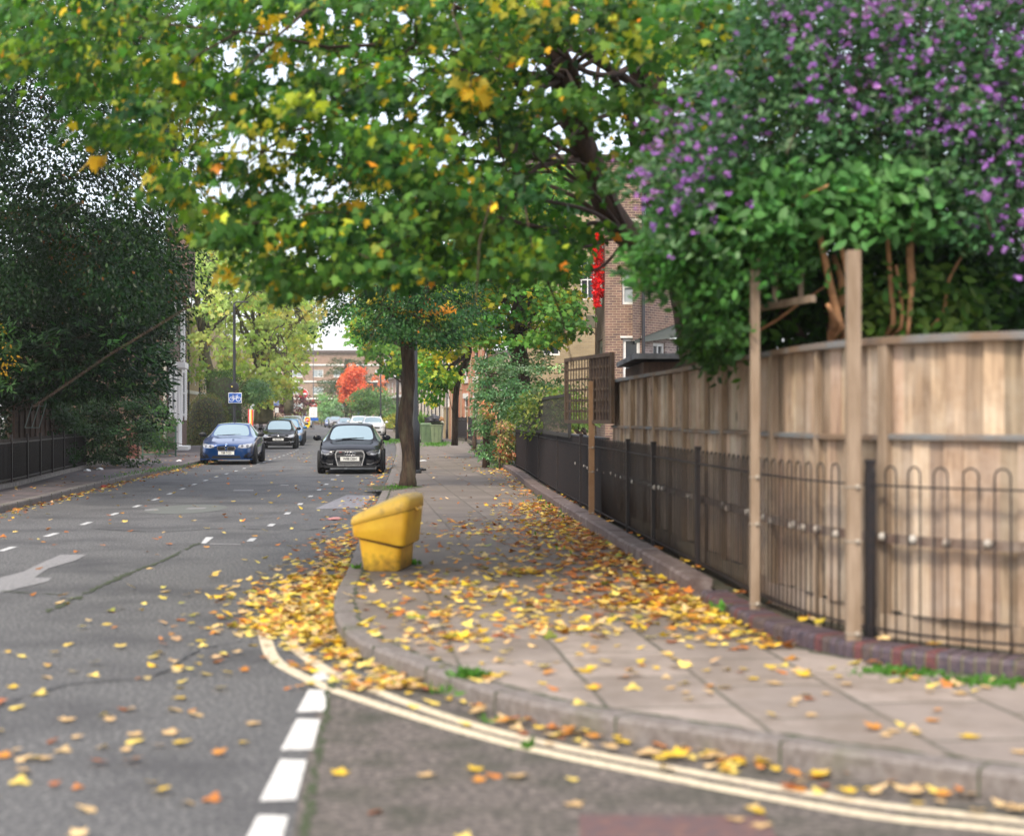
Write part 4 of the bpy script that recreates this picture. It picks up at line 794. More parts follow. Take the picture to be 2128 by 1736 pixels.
mk = orange & (rng.random(len(LIT)) < .5); cols[mk] = palette(int(mk.sum()), [(.42,.14,.03),(.3,.1,.03),(.5,.25,.05),(.2,.075,.03)], [.4,.3,.2,.2], .15)
# the 300 that show largest stand as objects of their own
PX = LIT[:,0]/LIT[:,1]*FPX+CX; PVv = CY+(CAMZ-LIT[:,2])/LIT[:,1]*FPX
infr = (PX > 0) & (PX < 2128) & (PVv < 1736); order = np.argsort(np.where(infr, LIT[:,1], 1e9))[:300]; ind = np.zeros(len(LIT), bool); ind[order] = True
fkinds = [('yellow', [(.62,.41,.04),(.62,.47,.12)]), ('orange', [(.52,.22,.04),(.46,.17,.045)]), ('pale buff', [(.52,.35,.17),(.55,.39,.2)]), ('russet', [(.33,.11,.04),(.26,.09,.035)])]
protos = []
for ki, (kn, ks) in enumerate(fkinds):
    for ti, tm in enumerate((FLAT, FLATB, MAPLE)):
        k = ks[ti % 2]; o = leafmesh('fallen_leaf', tm, np.array([[0,0,0.]]), np.array([[0,0,1.]]), np.array([[0,1.,0]]), np.array([1.]), np.array([k]), lmf); v = o.data
        if tm is MAPLE: o.data.transform(Matrix.Rotation(math.pi, 4, 'Y')); o.data.transform(Matrix.Translation((0,0,.02)))
        protos.append((o, kn))
used = set()
for i in order:
    c = cols[i]; r = int(rng.integers(3)); lum = c[1]/max(c[0], 1e-3); kk = 2 if c[2] > .12 else 0 if lum > .55 else (1 if c[0] > .35 else 3)
    pi_ = kk*3+r; src, kn = protos[pi_]; o = src if pi_ not in used else src.copy()
    if pi_ in used: C.objects.link(o)
    used.add(pi_); x, y, z, s = LIT[i]; o.location = (x, y, z+.004); o.rotation_euler = (rng.normal(0,.07), rng.normal(0,.07), rng.uniform(0, 6.28)); q = float(rng.uniform(.05,.098)); o.scale = (q, q*rng.uniform(.8,1.05), q)
    where = ('gutter' if s == 0 and x > -1.9 and abs(y) > 5 and cols is not None and x*.62+y > 7.25 and x > -1.6 else 'road') if s == 0 else 'pavement'
    where = {'gutter':'in the leafy gutter below the corner kerb','road':'lying on the grey tarmac','pavement':'lying on the paving slabs'}[where]
    tag(o, f'{kn} fallen maple leaf {where}', 'leaf', f'fallen leaves {where}')
for i, (o, _) in enumerate(protos):
    if i not in used: bpy.data.objects.remove(o)
r_ = ~ind; P = LIT[r_, :3]; n = len(P); t3 = rng.integers(0, 3, n)
for t, tm in enumerate((FLAT, FLATB, MAPLE)):
    k = t3 == t; m_ = int(k.sum()); Nn = np.array([0,0,1.])+rng.normal(0, .16, (m_, 3)); 
    if t == 2: Nn = -Nn; 
    Q = P[k].copy(); Q[:,2] += .012 if t == 2 else .004
    tag(leafmesh('fallen_leaves', tm, Q, Nn, rng.normal(0,1,(m_,3)), rng.uniform(.045,.092,m_), cols[r_][k], lmf), kind='stuff')
# weeds and grass tufts
def tuft(name, label, c, n, h, r, pal, cat='grass tuft', tm=LANCE, group=None):
    P = np.zeros((n,3)); P[:, :2] = rng.normal(0, r, (n,2)); D = np.concatenate([P[:, :2]*3/r*.1+rng.normal(0,.3,(n,2)), np.ones((n,1))],1); Nn = rng.normal(0,1,(n,3)); col = palette(n, pal, [1]*len(pal), .2)
    o = leafmesh(name, tm, P, Nn, D, h*rng.uniform(.5,1.1,n), col, lm); o.location = c; return tag(o, label, cat, group)
gg = [(.07,.2,.03),(.1,.24,.05),(.05,.13,.02)]
tuft('grass_tuft', 'bright tuft of grass growing between kerb and slabs at the corner', (gp(975,1405,.12)[0], gp(975,1405,.12)[1], .118), 230, .065, .035, gg)
for u, v, h, lb in ((930,1437,.12,'small weed on the kerb edge just left of the bright grass tuft'),(1500,1262,.2,'broad-leaved weed against the dark brick edging, nearest of the edging weeds'),(1405,1188,.2,'green weed at the foot of the edging by the leaf drift'),(1455,1165,.2,'weed growing behind the edging near the railing post'),(745,1180,.12,'green weed against the left foot of the yellow bin'),(862,1172,.12,'weed beside the right foot of the yellow bin')):
    p = gp(u, v, h); tuft('weed', lb, (p[0], p[1], h-.005), 16, .07, .03, gg, 'weed', OVAL)
for u, v, n, lb in ((1870,1395,420,'flat green weeds along the brick edging, left patch'),(2050,1415,420,'flat green weeds along the brick edging, right patch')):
    p = gp(u, v, .12); o = tuft('weed', lb, (p[0], p[1], .115), n, .035, .1, gg, 'weed', OVAL); o.scale = (1.3,.8,1)
for u, v in ((1095,1545),(1195,1512),(1250,1520),(800,1372),(730,1330),(1010,1490)):
    p = gp(u, v, .02); tuft('weed', 'tiny sprout growing from the kerb foot at the corner', (p[0], p[1]-.02, 0), 10, .06, .02, gg, 'weed', OVAL, 'sprouts along the kerb foot')
def verge(c, rx, ry, n, h):
    P = np.zeros((n,3)); P[:,0] = rng.normal(0,rx,n); P[:,1] = rng.normal(0,ry,n); D = np.array([0,0,1.])+rng.normal(0,.4,(n,3)); o = leafmesh('grass', LANCE, P, rng.normal(0,1,(n,3)), D, h*rng.uniform(.5,1.2,n), palette(n, gg, [1,1,1], .2), lm); o.location = c; return tag(o, kind='stuff')
verge((-2.35,32.0,.118), .14, .6, 420, .05); verge((-6.9,92,.12), .5, 5, 1500, .12); verge((-3.9,80,.12), .4, 3, 900, .12); verge((-9.7,42,.118), .2, 2.5, 500, .07); verge((.6,30,.13), .15, 6, 260, .08)
# ================================================================ BUILDINGS
glass = mat('window_glass', (.03,.035,.045), .06, ior=1.6)
wfr = mat('white_frame', (.75,.74,.72), .5, (.6,.58,.55), 6)
class Wall:
    def __init__(s, root, p0, p1, out=1):
        s.r = root; s.p = Vector((p0[0], p0[1])); d = Vector((p1[0], p1[1]))-s.p; s.L = d.length; s.t = d/s.L; s.n = Vector((s.t.y, -s.t.x))*out; s.o = root.location
    def pt(s, a, z, off=0): q = s.p+s.t*a+s.n*off; return Vector((q.x, q.y, z))-s.o
    def wall(s, z0, z1, holes, m, name='wall', thick=.0, top=None):
        xs = sorted({0, s.L}|{h[0] for h in holes}|{h[1] for h in holes}); zs = sorted({z0, z1}|{h[2] for h in holes}|{h[3] for h in holes}); mb = MB()
        for i in range(len(xs)-1):
            for j in range(len(zs)-1):
                cx, cz = (xs[i]+xs[i+1])/2, (zs[j]+zs[j+1])/2
                if any(h[0] < cx < h[1] and h[2] < cz < h[3] for h in holes): continue
                q = [(xs[i],zs[j]),(xs[i+1],zs[j]),(xs[i+1],zs[j+1]),(xs[i],zs[j+1])]; mb.add([s.pt(a, b) for a, b in q], [(0,1,2,3)], [q])
        for h in holes:      # reveals
            a0, a1, b0, b1 = h[:4]
            for q in (((a0,b0),(a0,b1)),((a1,b0),(a1,b1)),((a0,b0),(a1,b0)),((a0,b1),(a1,b1))):
                mb.add([s.pt(*q[0]), s.pt(*q[1]), s.pt(*q[1], -.14), s.pt(*q[0], -.14)], [(0,1,2,3)], [[(q[0][0],q[0][1]),(q[1][0],q[1][1]),(q[1][0]+.1,q[1][1]+.1),(q[0][0]+.1,q[0][1]+.1)]])
        return mb.build(name, m, s.r, fix=False)
    def bx(s, mb, a0, a1, z0, z1, o0, o1):
        vs = [s.pt(a, z, o) for o in (o0, o1) for a, z in ((a0,z0),(a1,z0),(a1,z1),(a0,z1))]
        mb.add(vs, [(0,1,2,3),(7,6,5,4),(0,4,5,1),(1,5,6,2),(2,6,7,3),(3,7,4,0)])
    def window(s, a0, a1, z0, z1, fw=.07, bars=(1, 1), m=None, gl=None, name='window', proud=-.06, surround=0.0):
        mb = MB(); m = m or wfr
        if surround: 
            for q in ((a0-surround,a0,z0-surround,z1+surround),(a1,a1+surround,z0-surround,z1+surround),(a0,a1,z1,z1+surround),(a0,a1,z0-surround,z0)): s.bx(mb, *q, .0, .03)
        s.bx(mb, a0, a0+fw, z0, z1, proud-.05, proud); s.bx(mb, a1-fw, a1, z0, z1, proud-.05, proud); s.bx(mb, a0+fw, a1-fw, z1-fw, z1, proud-.05, proud); s.bx(mb, a0+fw, a1-fw, z0, z0+fw, proud-.05, proud)
        for i in range(1, bars[0]+1): c = a0+(a1-a0)*i/(bars[0]+1); s.bx(mb, c-fw*.3, c+fw*.3, z0+fw, z1-fw, proud-.045, proud-.005)
        for i in range(1, bars[1]+1): c = z0+(z1-z0)*i/(bars[1]+1); s.bx(mb, a0+fw, a1-fw, c-fw*.3, c+fw*.3, proud-.043, proud-.007)
        f = mb.build(name, m, s.r); g = MB(); s.bx(g, a0+.02, a1-.02, z0+.02, z1-.02, proud-.07, proud-.05); g.build('pane', gl or glass, f); return f
    def slab(s, name, m, a0, a1, z0, z1, o0=0, o1=.05, parent=None): mb = MB(); s.bx(mb, a0, a1, z0, z1, o0, o1); return mb.build(name, m, parent or s.r)
def bld(name, label, c, cat='house'): return empty(name, c, label=label, cat=cat)
bk_r = brick_mat('brown_brick', (.22,.125,.1), (.12,.075,.075), (.36,.27,.18), bias=-.05)
bk_l = brick_mat('dark_red_brick', (.16,.075,.055), (.085,.045,.04), (.2,.15,.11))
bk_s = brick_mat('stock_brick', (.4,.3,.16), (.28,.2,.11), (.36,.3,.22), dirt=(.22,.17,.1))
bk_y = brick_mat('yellow_brick', (.5,.36,.17), (.4,.27,.12), (.4,.34,.25))
bk_o = brick_mat('orange_brick', (.46,.17,.09), (.36,.12,.07), (.45,.3,.2))
bk_b = brick_mat('flat_brick', (.33,.2,.145), (.26,.155,.115), (.3,.24,.19))
rooft = mat('roof_tiles', (.12,.085,.075), .8, (.07,.05,.045), 3)
iron2 = mat('pipe_black', (.03,.03,.035), .5)
# ---- right brick house (corner tower and receding wing)
H = bld('brick_house', 'dark brown brick house with white sash windows beyond the wooden fence', (3.6,47,.2))
A0 = at(1258,800,45.5); A1 = at(1336,800,45.5)
front = Wall(H, (A0.x, 45.5), (A1.x, 45.5)); s_ = lambda u: (u-CX)/FPX*45.5-A0.x; zz = lambda v, y=45.5: CAMZ-(v-CY)/FPX*y
wn = [(s_(1293), s_(1334)-.02, zz(632), zz(560)), (s_(1293)+.02, s_(1330), zz(790), zz(702))]
front.wall(0.1, 9.2, wn, bk_r); front.window(*wn[0], .07, (0,1), surround=.0, gl=mat('grey_blind', (.32,.36,.38), .4)); front.window(*wn[1], .09, (0,0))
front.slab('lintel', wfr, wn[1][0]-.08, wn[1][1]+.08, wn[1][3], wn[1][3]+.06, 0, .04)
front.slab('band', mat('stone', (.5,.45,.38), .8), 0, front.L, 7.3, 7.42, 0, .05)
B0 = at(1237,800,49.5); side = Wall(H, (B0.x, 49.5), (A0.x, 45.5)); fr_ = lambda u: ((u-1237)/(1258-1237))*side.L
hs = [(side.L*.28, side.L*.72, zz(632,47), zz(520,47)), (side.L*.28, side.L*.72, zz(790,47), zz(705,47))]
side.wall(.1, 9.2, hs, brick_mat('pink_brick', (.36,.25,.22), (.28,.19,.175), (.42,.34,.3)))
for h in hs: side.window(*h, .2, (0,1), gl=mat('pale_pane', (.45,.48,.5), .3))
dp = MB(); q = at(1337,800,45.4); dp.tube([(q.x-H.location.x+.0, 45.4-47, z-.2) for z in (.1,3,6,9)], .05, 8); dp.build('downpipe', iron2, H, smooth=True)
wy0, wy1 = 46.2, 49.5; W0 = at(1340,700,wy0); W1 = at(1475,700,wy1); wing = Wall(H, (W0.x, wy0), (W1.x, wy1))
def poly_wall(w, pts, m, name, root, off=0): mb = MB(); mb.add([w.pt(a, z, off) for a, z in pts], [tuple(range(len(pts)))], [pts]); return mb.build(name, m, root, fix=False)
wz = lambda v, f: CAMZ-(v-CY)/FPX*(wy0+(wy1-wy0)*f)
poly_wall(wing, [(-1.2,wz(712,0)),(wing.L*.75,wz(652,.75)),(wing.L,wz(640,1)),(wing.L,wz(625,1)),(wing.L*.6,wz(605,.6)),(-1.2,wz(540,0))], bk_r, 'upper_wall', H, .3)
poly_wall(wing, [(-1.0,wz(708,0)),(wing.L,wz(640,1)),(wing.L,wz(690,1)),(-1.0,wz(716,0))], mat('render_grey', (.17,.18,.15), .85), 'soffit', H, .25)
hs = [(wing.L*.12, wing.L*.3, wz(745,.2), wz(712,.2)), (wing.L*.47, wing.L*.62, wz(742,.5), wz(708,.5)), (wing.L*.78, wing.L*.9, wz(735,.8), wz(708,.8))]
wing.wall(.1, wz(706,0), hs, brick_mat('speckled_brick', (.36,.27,.24), (.2,.14,.13), (.45,.38,.33)), 'lower_wall')
for h in hs: wing.window(*h, .1, (1,0))
rf = MB(); rf.add([front.pt(-.2,9.2,.2), front.pt(front.L+.1,9.2,.2), (wing.pt(wing.L,9.2)), wing.pt(wing.L,9.6,-3), side.pt(0,9.2)], [(0,1,2,3,4)]); rf.build('roof', rooft, H)
acb = MB(); q = at(1229,668,47.5)-H.location; acb.box(q, (.32,.3,.38)); tagb = acb.build('flue_box', mat('cream_box', (.62,.58,.48), .6), H, bevel=.01)
bb = MB(); bb.bar(q+Vector((-.1,0,-.2)), q+Vector((.15,0,-.42)), .03); bb.build('bracket', iron2, H)
# ---- stock brick building behind the maple
S = bld('brick_building', 'tall pale stock brick building partly hidden by the yellow-tinged maple', (2.5,62,.2), 'building')
q0 = at(1085,700,61); q1 = at(1262,700,61); w = Wall(S, (q0.x, 61), (q1.x, 61)); hs = [(.8,1.5,7.4,9.0),(.8,1.5,4.0,5.6),(2.3,2.9,6.2,7.8)]
w.wall(.1, 11.5, hs, bk_s)
for h in hs: w.window(*h, .07, (1,1))
w2 = Wall(S, (q0.x, 61), (q0.x, 74), -1); w2.wall(.1, 11.5, [(2,3,4,5.6),(6,7,4,5.6)], bk_s, 'side_wall')
mb = MB(); mb.box((w.L/2-2.1, 5.4, 11.5),(w.L+.8,13.5,.4)); mb.build('roof', rooft, S)
# ---- orange-red brick house and cream terrace, right side of street
O = bld('red_brick_house', 'orange-red brick house front with white stone bands beyond the ivy pillar', (-3.2,96,.15))
q0 = at(934,800,99); q1 = at(1022,800,92); w = Wall(O, (q0.x, 99), (q1.x, 92)); Lw = w.L; hs = []
for a in (.13,.36,.6,.83):
    for z0, z1 in ((1.1,2.7),(4.0,5.6),(6.8,8.2)): hs.append((Lw*a, Lw*a+Lw*.09, z0, z1))
w.wall(.1, 9.3, hs, bk_o)
for h in hs: w.window(*h, .07, (0,1)); 
for i, h in enumerate(hs): w.slab('lintel', wfr, h[0]-.1, h[1]+.1, h[3], h[3]+.32, 0, .05); w.slab('sill', wfr, h[0]-.1, h[1]+.1, h[2]-.35, h[2], 0, .08)
for a in (.05,.29,.52,.76): w.slab('pilaster', bk_y, Lw*a, Lw*a+.09, .1, 9.2, 0, .04)
w.slab('parapet', bk_o, -.1, Lw+.1, 9.3, 10.1, -.3, .1)
T = bld('terraced_house', 'cream terrace with tall white windows and black drainpipes down the right side of the street', (-6.5,120,.12))
cream_w = mat('cream_render', (.72,.64,.54), .8, (.58,.5,.42), 1.2)
w = Wall(T, (-10.4,152), (-4.1,104)); Lw = w.L; hs = []
for k in range(13):
    a = 1.2+k*3.7
    if a+1.2 > Lw: break
    for z0, z1 in ((.9,3.0),(4.1,5.7),(6.9,8.2)): hs.append((a, a+1.25, z0, z1))
w.wall(.1, 9.6, hs, cream_w)
for h in hs: w.window(*h, .13, (1,1), gl=mat('terrace_pane', (.3,.33,.36), .2) if h is hs[0] else bpy.data.materials['terrace_pane'], proud=.02, surround=.1)
for k in range(12):
    mb = MB(); mb.tube([w.pt(3.35+k*3.7, z, .12) for z in (.1,4,8,9.5)], .06, 6); mb.build('drainpipe', iron2, T)
w.slab('cornice', wfr, 0, Lw, 9.4, 9.75, 0, .3)
e = Wall(T, (-4.1,104), (-1.5,104.6)); e.wall(.1, 9.6, [], bk_y, 'gable_wall')
# garden wall of stock brick by the bins
gw = bld('garden_wall', 'stock brick garden wall standing above the green wheelie bins', (-3.4,98,.12), 'wall')
q0 = at(921,850,101); q1 = at(978,850,95.5); w = Wall(gw, (q0.x,101), (q1.x,95.5)); w.wall(.1, CAMZ+(864-847)/FPX*98, [], bk_s); w.slab('wall_coping', bk_s, -.1, w.L+.1, CAMZ+(864-847)/FPX*98, CAMZ+(864-847)/FPX*98+.08, -.2, .06)
# ---- left brick house
LH = bld('brick_house', 'narrow dark red brick house with white shutters by the left pavement', (-15,66,.12))
c0 = (-13.75,61.5); c1 = (-15.95,75.5); w = Wall(LH, c0, c1); Lw = w.L
up = [(1.3,3.6,5.05,7.0-.35),(8.2,10.8,4.4-.1,6.3)]; hs = [(1.3,3.6,4.75,7.3),(8.6,10.9,4.2,6.6),(1.0,4.1,1.75,3.15+.7),(8.6,12.2,1.6,3.75),(5.9,7.6,.12,3.6)]
w.wall(.1, 6.9+1.0, hs, bk_l)
for h in hs[:4]: w.window(*h, .12, (1,1), proud=.05)
shut = mat('white_shutter', (.85,.84,.82), .5)
for i, (a, b, z0, z1) in enumerate(((.2,1.3,1.5,4.0),(3.4,4.6,1.5,4.0),(8.0,9.3,1.4,3.85),(11.4,12.8,1.4,3.85),(1.0,1.7,4.7,7.35),(3.2,3.9,4.7,7.35),(8.3,9.0,4.1,6.7),(10.5,11.2,4.1,6.7))):
    mb = MB(); w.bx(mb, a, b, z0, z1, .03, .08)
    for z in np.arange(z0+.12, z1-.1, .12): w.bx(mb, a+.08, b-.08, z, z+.06, .08, .1)
    mb.build('shutter', shut, LH)
dr = w.slab('door', mat('door_white', (.7,.68,.66), .5), 5.95, 7.55, .12, 3.0, -.12, -.06)
w.slab('handle', mat('brass', (.5,.35,.12), .3, metal=1), 6.1, 6.18, 1.1, 1.25, -.06, -.02, dr)
for a, b in ((5.6,5.9),(7.6,7.9)): w.slab('door_surround', shut, a, b, .12, 3.7, 0, .12)
w.slab('door_hood', shut, 5.4, 8.1, 3.7, 3.95, 0, .4); w.slab('doorstep', shut, 5.5, 8.0, .1, .28, 0, .5)
w.slab('eaves', mat('eaves', (.2,.19,.18), .7), -.3, Lw+.2, 7.8, 8.0, -.1, .35)
g = Wall(LH, (-19.5,60.6), c0); g.wall(.1, 7.9, [], bk_l, 'gable_wall')

rf = MB(); rf.add([g.pt(g.L+.2,7.85,.25), w.pt(Lw,7.85,.25), w.pt(Lw,8.6,-4.9), g.pt(.2,8.6,.25)], [(0,1,2,3)]); rf.build('roof', rooft, LH)
cx0 = at(338,500,61.2); cx1 = at(382,500,61.2); mb = MB(); mid_ = (cx0.x+cx1.x)/2
def uvbox(name, x0, x1, y0, y1, z0, z1, m, root):
    mb = MB(); o = root.location
    for (a, b) in (((x0,y0),(x1,y0)),((x1,y0),(x1,y1)),((x1,y1),(x0,y1)),((x0,y1),(x0,y0))):
        l = math.hypot(b[0]-a[0], b[1]-a[1]); q = [(0,z0),(l,z0),(l,z1),(0,z1)]; mb.add([(a[0]-o.x,a[1]-o.y,z0-o.z),(b[0]-o.x,b[1]-o.y,z0-o.z),(b[0]-o.x,b[1]-o.y,z1-o.z),(a[0]-o.x,a[1]-o.y,z1-o.z)], [(0,1,2,3)], [q])
    mb.add([(x0-o.x,y0-o.y,z1-o.z),(x1-o.x,y0-o.y,z1-o.z),(x1-o.x,y1-o.y,z1-o.z),(x0-o.x,y1-o.y,z1-o.z)], [(0,1,2,3)], [[(0,0),(1,0),(1,1),(0,1)]])
    return mb.build(name, m, root, fix=False)
ch = uvbox('chimney', cx0.x, cx1.x, 61.9, 63.4, 6.5, 9.55, bk_l, LH)
dp = MB(); dp.tube([(c0[0]-.08+15, c0[1]-.12-66, z) for z in (0,2,5,7.6)], .06, 8); dp.build('downpipe', mat('pipe_pale', (.42,.4,.34), .6), LH, smooth=True)
# ---- yellow brick block on the left
Y = bld('apartment_building', 'yellow brick apartment block behind the pale trees on the left', (-20,105,.12), 'building')
w = Wall(Y, (-20.3,86), (-32.5,190)); Lw = w.L; hs = []
for k in range(22):
    a = 2+k*4.6
    if a+1.6 > Lw: break
    for z0, z1 in ((.6,2.6),(3.9,5.3),(6.7,8.1)): hs.append((a, a+1.6, z0, z1))
w.wall(.1, 9.4, hs, bk_y)
for h in hs: w.window(*h, .08, (1,1))
w.slab('parapet', wfr, 0, Lw, 9.4, 9.6, -.2, .12); w.slab('band', wfr, 0, Lw, 3.2, 3.45, 0, .08)
for k in range(5): mb = MB(); mb.tube([w.pt(4.6+k*9.2, z, .12) for z in (.1,5,9.3)], .07, 6); mb.build('downpipe', iron2, Y)
e = Wall(Y, (-28,85), (-20.3,86)); e.wall(.1, 9.4, [(2,3.2,4.2,5.8)], bk_y, 'end_wall'); e.window(2,3.2,4.2,5.8)
mb = MB(); mb.add([w.pt(0,9.5,.1), w.pt(Lw,9.5,.1), w.pt(Lw,9.5,-8), w.pt(0,9.5,-8)], [(0,1,2,3)]); mb.build('roof', rooft, Y)
# ---- flats closing the street
F = bld('block_of_flats', 'long brown brick flats closing the far end of the street', (-30,306,1.4), 'building')
w = Wall(F, (-66,306), (4,306)); Lw = w.L; top = CAMZ+(864-733)/FPX*306; hs = []
for k in range(17):
    a = 1.5+k*4.15
    for z0 in (2.4,5.6,9.0): hs.append((a, a+2.1, z0+.3, z0+1.8))
w.wall(.7, top, hs, bk_b)
for i, h in enumerate(hs): w.window(*h, .14, (1,0), gl=bpy.data.materials['terrace_pane'])
for z in (4.9,8.3,11.6): w.slab('band', wfr, 0, Lw, z, z+.3, 0, .2)
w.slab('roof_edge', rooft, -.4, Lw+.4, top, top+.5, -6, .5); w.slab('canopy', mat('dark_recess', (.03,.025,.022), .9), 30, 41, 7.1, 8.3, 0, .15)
for u in (892-0,):
    pass
for uu in (640-10, 746): 
    a = (uu-CX)/FPX*306+66; dd = w.slab('door', mat('blue_door', (.05,.08,.28), .5), a-.6, a+.6, 1.0, 2.75, .02, .08); 
    for sg in (-1, 1): w.slab('frame', wfr, a+sg*.6-(.14 if sg < 0 else 0), a+sg*.6+(.14 if sg > 0 else 0), 1.0, 2.8, .02, .12, dd)
F2 = bld('block_of_flats', 'brown flats with white balcony bands at far right behind the street tree', (-18,225,.3), 'building')
w = Wall(F2, (-21.3,262), (-15.9,232)); top2 = CAMZ+(864-640)/FPX*235; hs = [(a, a+2.4, z, z+1.6) for a in (2,8,14,20,26) for z in (2.2,5.4,8.6,11.8)]
w.wall(.3, top2, hs, bk_b)
for h in hs: w.window(*h, .15, (1,0))
for z in (4.5,7.7,10.9,14): w.slab('band', wfr, 0, w.L, z, z+.35, 0, .6)
w3 = Wall(F2, (-15.9,232), (-11,232)); w3.wall(.3, top2, [], bk_b, 'end_wall')
# ================================================================ left garden: railings and panels
lrp = catmull(V2([(-10.05,25),(-10.55,32),(-11.4,38),(-12.3,44.5)]), .3); lrr = empty('iron_railings', (-11,35,.12), label='dark iron railings along the left pavement under the evergreen shrub', cat='railings')
for nm, z in (('top_rail', 1.02), ('bottom_rail', .25)): mb = MB(); sweep(mb, lrp, [(-.02,z),(-.02,z+.03),(.02,z+.03),(.02,z),(-.02,z)]); rel(mb.build(nm, iron, lrr), lrr)
mb = MB()
for p in resample(lrp, .12): mb.box((p.x, p.y, .62),(.018,.018,1.0))
rel(tag(mb.build('bars', iron, lrr), kind='stuff'), lrr)
for p in resample(lrp, 1.9): mb = MB(); mb.box((p.x+.02, p.y, .65),(.05,.05,1.12)); rel(mb.build('post', iron, lrr), lrr)
mb = MB(); sweep(mb, offset(lrp, .04), [(-.02,.25),(-.02,1.0),(.0,1.0)]); rel(mb.build('backing_sheet', mat('black_sheet', (.012,.012,.014), .7), lrr), lrr)
mb = MB(); sweep(mb, offset(lrp, -.12), [(0,.1),(0,.2),(.2,.2)]); k = mb.build('edging', mat('pale_kerb', (.3,.27,.24), .8, (.15,.13,.12), 8), lrr); rel(k, lrr)
def panel(label, a, b, z0, z1, z1b=None):
    a = Vector(a); b = Vector(b); t = (b-a); l = t.length; t /= l; root = empty('fence_panel', (a.x, a.y, .12), math.atan2(t.y, t.x), label, 'fence'); mb = MB(); n = int((z1-z0)/.09)
    for i in range(n): z = z0+(i+.5)*(z1-z0)/n-.12; mb.box((l/2, .01*(i % 2), z),(l,.012,.098))
    o = mb.build('slats', woodd, root); tintface(o, 6, .15)
    for x in np.linspace(0, l, max(2, int(l/.6)+1)): q = MB(); q.box((x,-.03,(z0+z1)/2-.12),(.05,.04,z1-z0+.04)); o = q.build('batten', woodd, root); tintface(o, 6)
    q = MB(); q.box((l/2,0,z1-.1),(l+.05,.08,.04)); o = q.build('cap_rail', woodd, root); tintface(o, 6)
panel('taller brown overlap fence panel behind the dark left railings', (-12.0,37.0), (-12.6,43.2), .3, 2.02)
panel('lower brown fence panel at the far left behind the railings', (-10.4,23), (-11.55,34.6), .3, 1.62)
ld = empty('metal_frame', at(52,888,36)+Vector((0,0,-.0)), -.1, 'small pale metal ladder-like frame leaning behind the left railings', 'frame'); mb = MB()
for x in (0,.17,.34): mb.bar((x,0,0),(x+.2,.25,.95), .018)
for z in (0,.5,.95): mb.bar((.2*z/.95,.25*z/.95,z),(.34+.2*z/.95,.25*z/.95,z), .018)
mb.build('frame_bars', mat('pale_metal', (.16,.2,.19), .5), ld)
gt = empty('garden_gate', (-13.55,56.5,.12), -.1, 'small green mesh gate beside the red pier on the left pavement', 'gate'); mb = MB(); gm = mat('green_metal', (.04,.1,.07), .5)
for x in (0,.62,1.25): mb.box((x,0,.55),(.04,.04,1.1))
for z in (.08,1.08): mb.box((.62,0,z),(1.25,.04,.04))
mb.build('gate_frame', gm, gt); mb = MB()
for x in np.arange(.06,1.25,.06): mb.box((x,0,.58),(.006,.006,1.0))
for z in np.arange(.12,1.08,.06): mb.box((.62,.004,z),(1.25,.006,.006))
mb.build('mesh', gm, gt)
pr = empty('brick_pier', (-13.3,54,.12), 0, 'red-brown pier at the end of the ivy hedge', 'pier'); mb = MB(); mb.box((0,0,.62),(.36,.36,1.24)); mb.build('pier_shaft', mat('pier', (.2,.07,.05), .8, (.12,.05,.04), 6), pr); mb = MB(); mb.box((0,0,1.28),(.44,.44,.08)); mb.build('cap', mat('piercap', (.2,.18,.16), .8), pr)
# right far railings behind bins
def railrun(label, path, h, post, pale=True):
    p0 = path[0]; root = empty('iron_railings', (p0.x, p0.y, .12), label=label, cat='railings'); mb = MB()
    for p in resample(path, .13): mb.box((p.x-p0.x, p.y-p0.y, h/2+.1),(.022,.022,h-.1))
    tag(mb.build('bars', iron, root), kind='stuff')
    for z in (.2,h-.12): mb = MB(); sweep(mb, [p-p0 for p in path], [(-.02,z),(-.02,z+.04),(.02,z+.04),(.02,z),(-.02,z)]); mb.build('rail', iron, root)
    for p in resample(path, post): mb = MB(); mb.box((p.x-p0.x, p.y-p0.y, h/2+.05),(.07,.07,h+.1)); mb.build('post', iron, root)
    mb = MB(); sweep(mb, [p-p0 for p in path], [(-.1,-.02),(-.1,.16),(.1,.16),(.1,-.02)]); mb.build('plinth', mat('plinth', (.14,.13,.08), .9, (.1,.08,.06), 3), root)
railrun('black railings on a mossy plinth right of the green bins', catmull(V2([(-4.35,103),(-2.65,90)]), .5), 1.35, 2.6)
railrun('black railings and open gate nearest the ivy pillar', catmull(V2([(-2.5,88.5),(-1.75,76)]), .5), 1.35, 2.1)
railrun('far black railings left of the green bins, curving away down the street', catmull(V2([(-5.3,107),(-6.3,118),(-11.5,150)]), .8), 1.35, 3.2)
cp = empty('spiky_plant', (-7.2,123,.12), label='spiky green cordyline in the garden behind the far railings', cat='plant'); n = 70
P = np.zeros((n,3)); P[:,2] = .7; D = unit(rng.normal(0,1,(n,3))*np.array([1,1,.6])+np.array([0,0,.35])); o = leafmesh('fronds', LANCE, P, rng.normal(0,1,(n,3)), D, rng.uniform(.9,1.5,n), palette(n, [(.12,.25,.06),(.16,.3,.1)], [1,1], .15), lm, cp)
mb = MB(); mb.tube([(0,0,0),(0,0,.8)], .08, 6); mb.build('stem', bark, cp)
